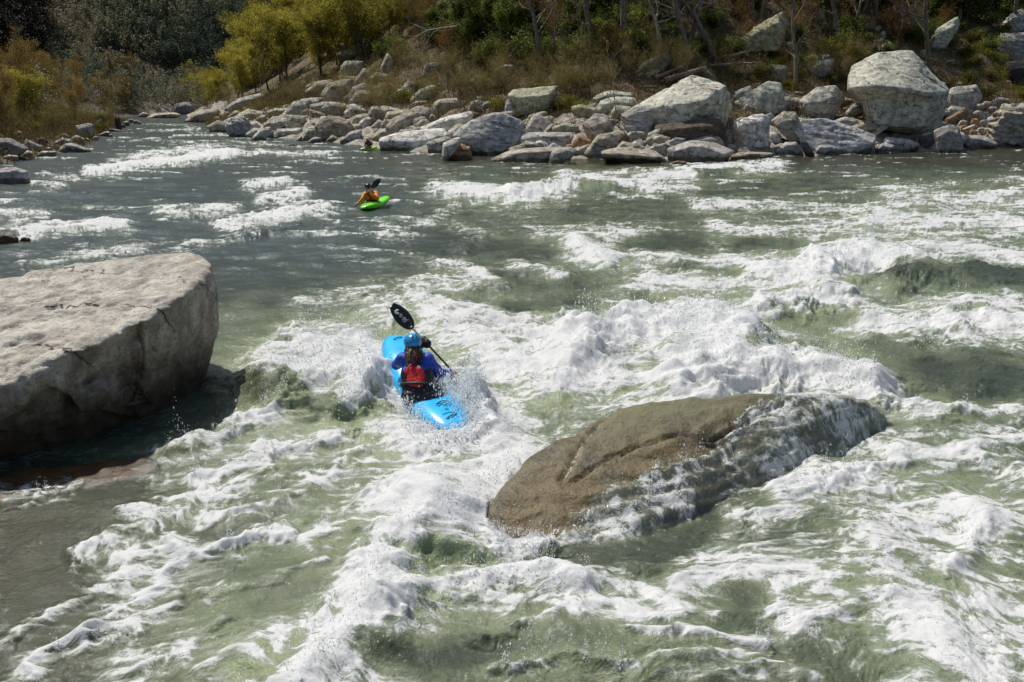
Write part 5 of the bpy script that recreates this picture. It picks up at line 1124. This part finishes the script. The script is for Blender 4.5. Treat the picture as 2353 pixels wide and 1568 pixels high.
def person(label, J, cols, face, voxel=.011, hair=None, group=None, gloves=False, g=.022, accents=True):
    org = J['hip'].copy(); root = empty('person', org, label, 'person', group)
    hip,chest,neck,head=J['hip'],J['chest'],J['neck'],J['head']; Ls,Rs,Le,Re,Lh,Rh=(J[k] for k in ('Ls','Rs','Le','Re','Lh','Rh'))
    up=(neck-hip).normalized(); rt=(Rs-Ls).normalized(); fw=up.cross(rt).normalized()
    if fw.dot(J['fwd'])<0: fw=-fw
    ax=(Lh-Rh).normalized()
    fd=face.normalized(); hu=(up*.5+Vector((0,0,1))*.5).normalized(); hu=(hu-fd*hu.dot(fd)).normalized(); hr=fd.cross(hu)
    Lw=Lh+(Le-Lh).normalized()*.085; Rw=Rh+(Re-Rh).normalized()*.085
    caps=[(hip-rt*.07,hip+rt*.07,.13,.13),(hip,chest,.14,.145),(chest-rt*.07,chest+rt*.07,.125,.125),(chest,neck,.13,.075),(Ls,Rs,.075,.075),(neck,head-hu*.03,.058,.055),
          (Ls,Le,.058,.046),(Le,Lw,.044,.030),(Rs,Re,.058,.046),(Re,Rw,.044,.030),
          (hip-rt*.08,hip-rt*.12+fw*.34-up*.02,.10,.075),(hip+rt*.08,hip+rt*.12+fw*.34-up*.02,.10,.075),
          (head-fd*.012+hu*.03,head+fd*.012-hu*.015,.090,.080),(head-hu*.02+fd*.02,head-hu*.085+fd*.055,.068,.036),
          (head+fd*.088+hu*.008,head+fd*.108-hu*.030,.011,.016),(head+fd*.083-hu*.066-hr*.018,head+fd*.083-hu*.066+hr*.018,.011,.011),(head+fd*.082+hu*.028-hr*.03,head+fd*.082+hu*.028+hr*.03,.013,.013)]
    for s in (-1,1): caps.append((head+hr*s*.083-hu*.005,head+hr*s*.085-hu*.04,.014,.011))
    caps += hand_caps(Lh,ax,Lw)+hand_caps(Rh,-ax,Rw)
    blob('body',caps,min(voxel,.0075),M_SKIN,root,2,org)
    for s in (-1,1): blob('eye',[(head+fd*.088+hr*s*.03+hu*.012,head+fd*.0885+hr*s*.032+hu*.012,.010,.010)],.003,M_EYE,root,1,org)
    JK=fabric('jacket_cloth',cols['jacket']); VE=fabric('vest_cloth',cols['vest'])
    jc=[(hip-rt*.07,hip+rt*.07,.14+g,.14+g),(hip,chest,.14+g,.15+g),(chest-rt*.07,chest+rt*.07,.13+g,.13+g),(chest,neck-up*.01,.13+g,.085+g),(Ls-rt*.01,Rs+rt*.01,.078+g*.6,.078+g*.6),
        (Ls,Le,.068+g,.058+g),(Le,Lw,.056+g,.036+g*.4),(Rs,Re,.068+g,.058+g),(Re,Rw,.056+g,.036+g*.4)]
    nz=lambda co: co+(n3(co*9)*.012+n3(co*23+4)*.005)[:,None]*np.array([1,1,.6])
    blob('jacket',jc,voxel,JK,root,3,org,post=nz)
    blob('neck_gasket',[(neck+up*.02,neck+up*.075,.072,.066)],.008,M_BLACK,root,2,org)
    for w,e in ((Lw,Le),(Rw,Re)):
        d=(e-w).normalized(); blob('cuff',[(w-d*.012,w+d*.055,.043,.050)],.008,M_BLACK,root,2,org)
    # vest: panels on back and front, black sides and straps
    c2_=chest-up*.015
    blob('vest_side',[(hip+up*.11-rt*.085,hip+up*.11+rt*.085,.145,.145),(c2_-rt*.08,c2_+rt*.08,.148,.148),(hip+up*.11-rt*.085,c2_-rt*.08,.146,.148),(hip+up*.11+rt*.085,c2_+rt*.08,.146,.148)],voxel,M_BLACK,root,3,org,post=nz)
    for sg,nm in ((-1,'back_panel'),(1,'front_panel')):
        o_=fw*sg*.085
        blob(nm,[(hip+up*.13+o_-rt*.045,hip+up*.13+o_+rt*.045,.095,.095),(c2_+o_-rt*.05+up*.03,c2_+o_+rt*.05+up*.03,.095,.095),(hip+up*.13+o_-rt*.045,c2_+o_-rt*.05+up*.03,.095,.095),(hip+up*.13+o_+rt*.045,c2_+o_+rt*.05+up*.03,.095,.095)],voxel,VE,root,3,org,post=nz)
    blob('spray_skirt',[(hip-rt*.08-up*.02,hip+rt*.08-up*.02,.19,.19),(hip-rt*.07+up*.06,hip+rt*.07+up*.06,.172,.172)],voxel,M_BLACK,root,3,org,post=nz)
    for s,S in ((-1,Ls),(1,Rs)):
        P=[c2_+fw*.13+rt*s*.075+up*.06,S*.5+neck*.5+up*.085+fw*.05,S*.5+neck*.5+up*.088-fw*.05,c2_-fw*.13+rt*s*.075+up*.06]
        blob('shoulder_strap',[(P[i],P[i+1],.036,.036) for i in range(3)],.01,M_BLACK,root,3,org)
    gb=Geo(); cc=hip+up*.135
    P=[cc+rt*.235*math.cos(a)+fw*.19*math.sin(a)-org for a in np.linspace(0,2*math.pi,33)]; gb.tube(P,[.021]*33,6); link('waist_belt',gb.mesh('waist_belt'),M_BLACK,root)
    # helmet: a shell with a rim cut level, vents, chin strap
    hc=head+hu*.035; RM=Matrix((hr,fd,hu)).transposed()
    V=[];F=[]; nu,nv=20,32
    for i in range(nu+1):
        a=math.pi*.5*(1-i/nu*1.32)
        for j in range(nv):
            b=2*math.pi*j/nv; cut=.06*max(0,math.sin(b)) ; a2=max(a,-.62+1.2*cut*3 if a<0 else a); rr=math.cos(a2)
            V.append(RM@Vector((.121*rr*math.cos(b),.139*rr*math.sin(b),.118*math.sin(a2)))+hc-org)
    for i in range(nu):
        for j in range(nv): F.append((i*nv+j,(i+1)*nv+j,(i+1)*nv+(j+1)%nv,i*nv+(j+1)%nv))
    hm=link('helmet',mesh_np('helmet',np.array([v[:] for v in V]),F),plastic('helmet_shell',cols['helmet']),root)
    md=hm.modifiers.new('t','SOLIDIFY'); md.thickness=.008; md.offset=-1
    def vent(a0,a1,b,r=.009):
        gq=Geo(); P=[RM@Vector((.1225*math.cos(a)*math.cos(b),.1405*math.cos(a)*math.sin(b),.1195*math.sin(a)))+hc-org for a in np.linspace(a0,a1,7)]
        gq.tube(P,[r*.5,r,r,r,r,r,r*.5],6); link('vent',gq.mesh('vent'),M_BLACK,hm)
    if accents:
        for b in (-1.92,-1.22,1.22,1.92): vent(.55,1.05,b)
        for b in (-2.6,-.54): vent(-.02,.08,b,.007)
        for b in (-1.95,-1.57,-1.2): vent(-.30,-.24,b,.006)
    gs=Geo(); gs.tube([hc+hr*.118-org,head+hr*.085-hu*.06+fd*.02-org,head-hu*.115+fd*.05-org,head-hr*.085-hu*.06+fd*.02-org,hc-hr*.118-org],[.008]*5,5); link('chin_strap',gs.mesh('chin_strap'),M_BLACK,root)
    if cols.get('visor'):
        gv=Geo(); P=[RM@Vector((.125*math.sin(a),.145*math.cos(a)+.03,-.005))+hc-org for a in np.linspace(-1,1,11)]; gv.tube(P,[.012]*11,5); link('visor',gv.mesh('visor'),M_BLACK,hm)
    if hair:
        rg=np.random.default_rng(2); hcps=[]
        b0=head-fd*.075-hu*.03
        for i in range(46):
            s=rg.uniform(-1,1); p=b0+hr*s*.062+fd*rg.uniform(-.01,.02); l=rg.uniform(.14,.27)*(1-.25*abs(s))
            P=[p]
            for k in range(5):
                P.append(P[-1]-up*(l/5)+(-fw)*(.030 if k<2 else .006)+rt*(s*.010+.012*math.sin(k*1.9+i*2.1))+Vector(rg.normal(0,.008,3)))
            hcps += [(P[k],P[k+1],.016-.0018*k,.0145-.0018*k) for k in range(5)]
        blob('hair',hcps,.0065,M_HAIR,root,1,org,post=lambda co:co+(n3(co*np.array([46,46,14]))*.007)[:,None])
    return root, dict(up=up,rt=rt,fw=fw,org=org,chest=c2_)
def paddle(label, A, B, mat, normal, ext=(.72,.72), marks=None, blade=(.46,.20), logo=None, shaftmat=None):
    """A, B: the two grips; blades beyond them"""
    d=(A-B).normalized(); c=(A+B)/2; root=empty('paddle',c,label,'paddle','paddles')
    a0=A+d*(ext[0]-blade[0]); b0=B-d*(ext[1]-blade[0]); g=Geo(); g.tube([b0-c,(A+B)/2-c,a0-c],[.0155]*3,10); link('shaft',g.mesh('shaft'),shaftmat or mat,root)
    for s,(p,dd) in enumerate(((a0,d),(b0,-d))):
        n=(normal-dd*normal.dot(dd)).normalized(); x=dd.cross(n).normalized(); L,W=blade
        V=[];F=[]; nu,nw=16,6
        for i in range(nu+1):
            t=i/nu; w=W/2*(math.sin(math.pi*min(1,(t*.93+.02))**.82)**.62)*(.9+.15*t) if t<.985 else W*.16
            w=max(w,.016)
            for j in range(nw+1):
                q=-1+2*j/nw; V.append(p-c+dd*(t*L)+x*(q*w+.012*t*(1 if s==0 else -1))+n*(-.05*t*t*0+.018*(q*q-1)*min(1,t*3)+.015*math.exp(-(q/.25)**2)*max(0,1-t*1.5)))
        for i in range(nu):
            for j in range(nw): F.append((i*(nw+1)+j,i*(nw+1)+j+1,(i+1)*(nw+1)+j+1,(i+1)*(nw+1)+j))
        bl=link('blade',mesh_np('blade',np.array([v[:] for v in V]),F),mat,root); md=bl.modifiers.new('t','SOLIDIFY'); md.thickness=.007; md.offset=0
        if logo and s==0:
            for strokes,m,rr in logo:
                gg=Geo()
                for st in strokes: gg.tube([p-c+dd*v+x*u+n*.006 for u,v in st],[rr]*len(st),5)
                link('blade_emblem',gg.mesh('blade_emblem'),m,bl)
    gr=Geo()
    gr.tube([A+d*.30-c,A+d*.32-c],[.018,.018],10); link('ferrule',gr.mesh('ferrule'),M_GREYP,root)
    return root
def circ(cx,cy,r,a0=0,a1=2*math.pi,n=17): return [(cx+r*math.cos(a0+(a1-a0)*i/(n-1)),cy+r*math.sin(a0+(a1-a0)*i/(n-1))) for i in range(n)]
def people():
    toCam=lambda p:(Vector((0,0,CAMH))-p).normalized()
    # --- blue boat
    S=Vector((-.70,9.36,.0)); Bw=Vector((-1.90,12.1,.44))
    BL=plastic('sky_blue_plastic',(.02,.44,.84))
    scr=[([[(-.07,-.93),(-.02,-.86),(.0,-.95),(.05,-.87),(.09,-.95)],[(-.1,-.9),(.12,-.9)],[(.02,-.84),(.03,-1.0)],[(.1,-.82),(.06,-.98)]],M_CARB),([circ(.0,-1.02,.02,n=9)],M_CARB),([[(-.09,-1.13),(.0,-1.1),(.09,-1.14)]],M_CARB),([[(.06,.86),(.14,.95),(.10,.86)]],M_GREYP)]
    SEAT=pt(965,910,10.16)
    k1,R1=kayak('bright sky blue kayak dropping through white water in the middle of the river',BL,S,Bw,2.85,.345,marks=scr,seat=SEAT)
    fwd=(Bw-S).normalized()
    J=dict(hip=pt(965,908,10.18),chest=pt(957,856,10.36),neck=pt(951,815,10.47),head=pt(948,791,10.52),Ls=pt(926,825,10.46),Rs=pt(982,825,10.42),Le=pt(912,838,10.72),Lh=pt(977,786,10.98),Re=pt(1008,858,10.52),Rh=pt(1047,861,10.68),fwd=fwd)
    p1,I=person('person seen from behind in blue jacket, red vest and light blue helmet with long hair',J,dict(jacket=(.008,.055,.42),vest=(.55,.012,.016),helmet=(.012,.24,.52)),fwd+Vector((-.05,0,-.25)),.011,hair=True)
    # black mitt over the far hand, round emblem on the vest, reflective piping
    ax=(J['Lh']-J['Rh']).normalized()
    blob('mitt',[(J['Lh']-ax*.04,J['Lh']+ax*.04,.068,.064),(J['Lh'],J['Lh']+(J['Le']-J['Lh']).normalized()*.11,.062,.05)],.01,M_BLACK,p1,3,I['org'])
    q=J['Lh']+toCam(J['Lh'])*.068+Vector((.015,0,.035)); gg=Geo(); rr=Vector((1,0,0)); uu=toCam(q).cross(rr).normalized(); gg.tube([q-I['org']+rr*.012*math.cos(a)+uu*.02*math.sin(a) for a in np.linspace(0,6.283,13)],[.0035]*13,5); link('mitt_emblem',gg.mesh('mitt_emblem'),M_WHITE,p1)
    q=I['chest']-I['fw']*.192+I['rt']*.085+I['up']*.055; gg=Geo()
    V=[q-I['org']]+[q-I['org']+I['rt']*.022*math.cos(a)+I['up']*.022*math.sin(a) for a in np.linspace(0,6.283,17)[:-1]]
    link('vest_badge',mesh_np('vest_badge',np.array([v[:] for v in V]),[(0,1+i,1+(i+1)%16) for i in range(16)]),M_WHITE,p1)
    q2=q-I['fw']*.003-I['org']; gg.tube([q2-I['rt']*.008-I['up']*.012,q2+I['rt']*.006,q2-I['rt']*.004+I['up']*.012],[.004]*3,5); link('badge_print',gg.mesh('badge_print'),M_CARB,p1)
    for a,b in (((J['Ls']+J['Le'])*.5,1),):
        d=(J['Le']-J['Ls']).normalized(); blob('sleeve_band',[(a-d*.012,a+d*.012,.089,.087)],.01,M_GREYP,p1,2,I['org'])
    lg=[([circ(.0,.355,.026,.3,4.6),circ(.012,.352,.018,.2,3.4),[(.01,.33),(-.018,.318),(.0,.31)]],M_WHITE,.009),([circ(.0,.27,.027),[(-.02,.25),(.02,.29)],[(-.02,.29),(.02,.25)],circ(.0,.27,.012,n=9)],M_GREYP,.0035),([circ(.0,.18,.034,.4,5.6),[(-.01,.205),(.02,.16),(.045,.135)],circ(.004,.185,.016,n=9)],M_GREYP,.006),([[(.0,.185),(.03,.145)]],M_WHITE,.005)]
    paddle('black paddle with white emblems raised by the person in the sky blue kayak',J['Lh'],J['Rh'],M_CARB,toCam(J['Lh'])+Vector((-.1,0,.1)),(.78,.56),logo=lg,blade=(.50,.235))
    # --- lime boat in the middle distance
    z=lambda X,Y,d:pt(772+X*.0762,386+Y*.0762,d)
    D=28.6
    bw=gp(772+830*.0762,386+1285*.0762,.02); st=bw+Vector((.60,2.0,.17)); 
    LM=plastic('lime_plastic',(.17,.80,.015))
    kayak('lime green kayak heading toward the camera in the middle of the river',LM,st,bw,2.4,.37,roll=.16,seat=bw.lerp(st,.5))
    c0=bw.lerp(st,.5); D=c0.y
    J=dict(hip=z(1110,1050,D),chest=z(1070,880,D-.05),neck=z(1015,745,D-.1),head=z(968,590,D-.14),Rs=z(880,800,D-.15),Ls=z(1205,770,D+.02),Re=z(800,985,D-.32),Rh=z(600,1135,D-.42),Le=z(1235,930,D-.22),Lh=z(978,718,D-.40),fwd=bw-st)
    p2,I2=person('person in an orange jacket red vest and dark helmet paddling the lime green kayak',J,dict(jacket=(.95,.30,.012),vest=(.55,.02,.02),helmet=(.02,.018,.024),visor=True),Vector((-.62,-.75,-.18)),.012,g=.04)
    paddle('black paddle held across the body by the person in the orange jacket',J['Lh'],J['Rh'],M_CARB,Vector((.1,-1,.25)),(.66,.55),blade=(.47,.235))
    # --- farthest boat
    y=lambda X,Y,d:pt(790.4+X*.0469,294+Y*.0469-2,d)
    a=gp(790.4+900*.0469,294+1060*.0469,.1); b=gp(790.4+1600*.0469,294+1000*.0469,.16); b=a+(b-a).normalized()*1.9 if (b-a).length>2.7 else b
    YL=plastic('yellow_green_plastic',(.42,.80,.14))
    a=a+Vector((-.1,0,0)); a.z-=.06; b=a+Vector((1.0,1.5,.12))
    kayak('pale lime kayak farthest away beside the white slab',YL,b,a,2.2,.36)
    D=(a.y+b.y)/2-.2
    J=dict(hip=y(1180,980,D),chest=y(1180,800,D),neck=y(1160,690,D),head=y(1150,610,D-.02),Ls=y(1310,740,D),Rs=y(1065,760,D-.05),Le=y(1360,850,D-.15),Lh=y(1330,760,D-.35),Re=y(1050,900,D-.2),Rh=y(1150,960,D-.42),fwd=a-b)
    person('person in a dark red vest and yellow helmet sitting in the farthest kayak',J,dict(jacket=(.05,.02,.09),vest=(.42,.02,.05),helmet=(.62,.60,.12)),Vector((-.4,-.85,-.1)),.016,g=.035,accents=False)
    paddle('orange brown paddle held up by the person in the farthest kayak',J['Lh'],J['Rh'],plain('amber_blade',(.40,.20,.02),.4),Vector((0,-1,.1)),(.62,.52),blade=(.46,.24),shaftmat=M_CARB)
# ------------------------------------------------------------------ light and camera
def light_camera():
    sd = Vector((-.44,.50,1.08)).normalized(); el = math.asin(sd.z)
    w = bpy.data.worlds.new('World'); scene.world = w; w.use_nodes = True
    nt = w.node_tree; nt.nodes.clear()
    sky = nt.nodes.new('ShaderNodeTexSky'); sky.sky_type = 'NISHITA'; sky.sun_disc = False
    sky.sun_elevation = el; sky.sun_rotation = math.atan2(sd.x, sd.y); sky.air_density = 1.0; sky.dust_density = 1.5
    bg = nt.nodes.new('ShaderNodeBackground'); bg.inputs[1].default_value = .09
    out = nt.nodes.new('ShaderNodeOutputWorld'); nt.links.new(sky.outputs[0], bg.inputs[0]); nt.links.new(bg.outputs[0], out.inputs[0])
    l = bpy.data.lights.new('sun','SUN'); l.energy = 4.7; l.angle = math.radians(.5); l.color = (1,.955,.88)
    lo = bpy.data.objects.new('sun', l); COL.objects.link(lo); lo.rotation_euler = sd.to_track_quat('Z','Y').to_euler(); lo.location = (-30,30,60)
    cam = bpy.data.cameras.new('camera'); cam.lens = FL/CW*36; cam.sensor_width = 36; cam.clip_start = .1; cam.clip_end = 2000
    co = bpy.data.objects.new('camera', cam); COL.objects.link(co); co.location = (0,0,CAMH); co.rotation_euler = (math.pi/2-PITCH,0,0)
    scene.camera = co
    scene.view_settings.view_transform = 'Standard'; scene.view_settings.look = 'None'; scene.view_settings.exposure = 0; scene.view_settings.gamma = 1
    scene.cycles.max_bounces = 6; scene.cycles.transparent_max_bounces = 12; scene.cycles.use_denoising = True; scene.cycles.sample_clamp_indirect = 4
import time as _t; _t0=_t.time()
def lap(s): print('LAP', s, round(_t.time()-_t0,1))
build_ground(); lap('ground')
hero_left(); hr, hv, hf = hero_right(); sk, sv, sf = hero_sunk(); lap('heroes')
def wet_right(px,py,x,y):
    # dry crown on the left and top, film to the right and along the near foot
    a = np.interp(px,[1100,1200,1250,1400,1500,1600,1700,1770,1800,1900,2050],[1225,1262,1235,1170,1140,1105,1050,990,935,918,930])
    return np.clip((py-a)/80,-1,1)-.04
river, GRID = build_water([(hv,hf,wet_right),(sv,sf,lambda px,py,x,y:np.clip((py-1118)/40,-1,1)*.5+.02)]); lap('water')
build_spray(GRID); lap('spray')
plants(); lap("plants")
people(); lap("people")
light_camera()
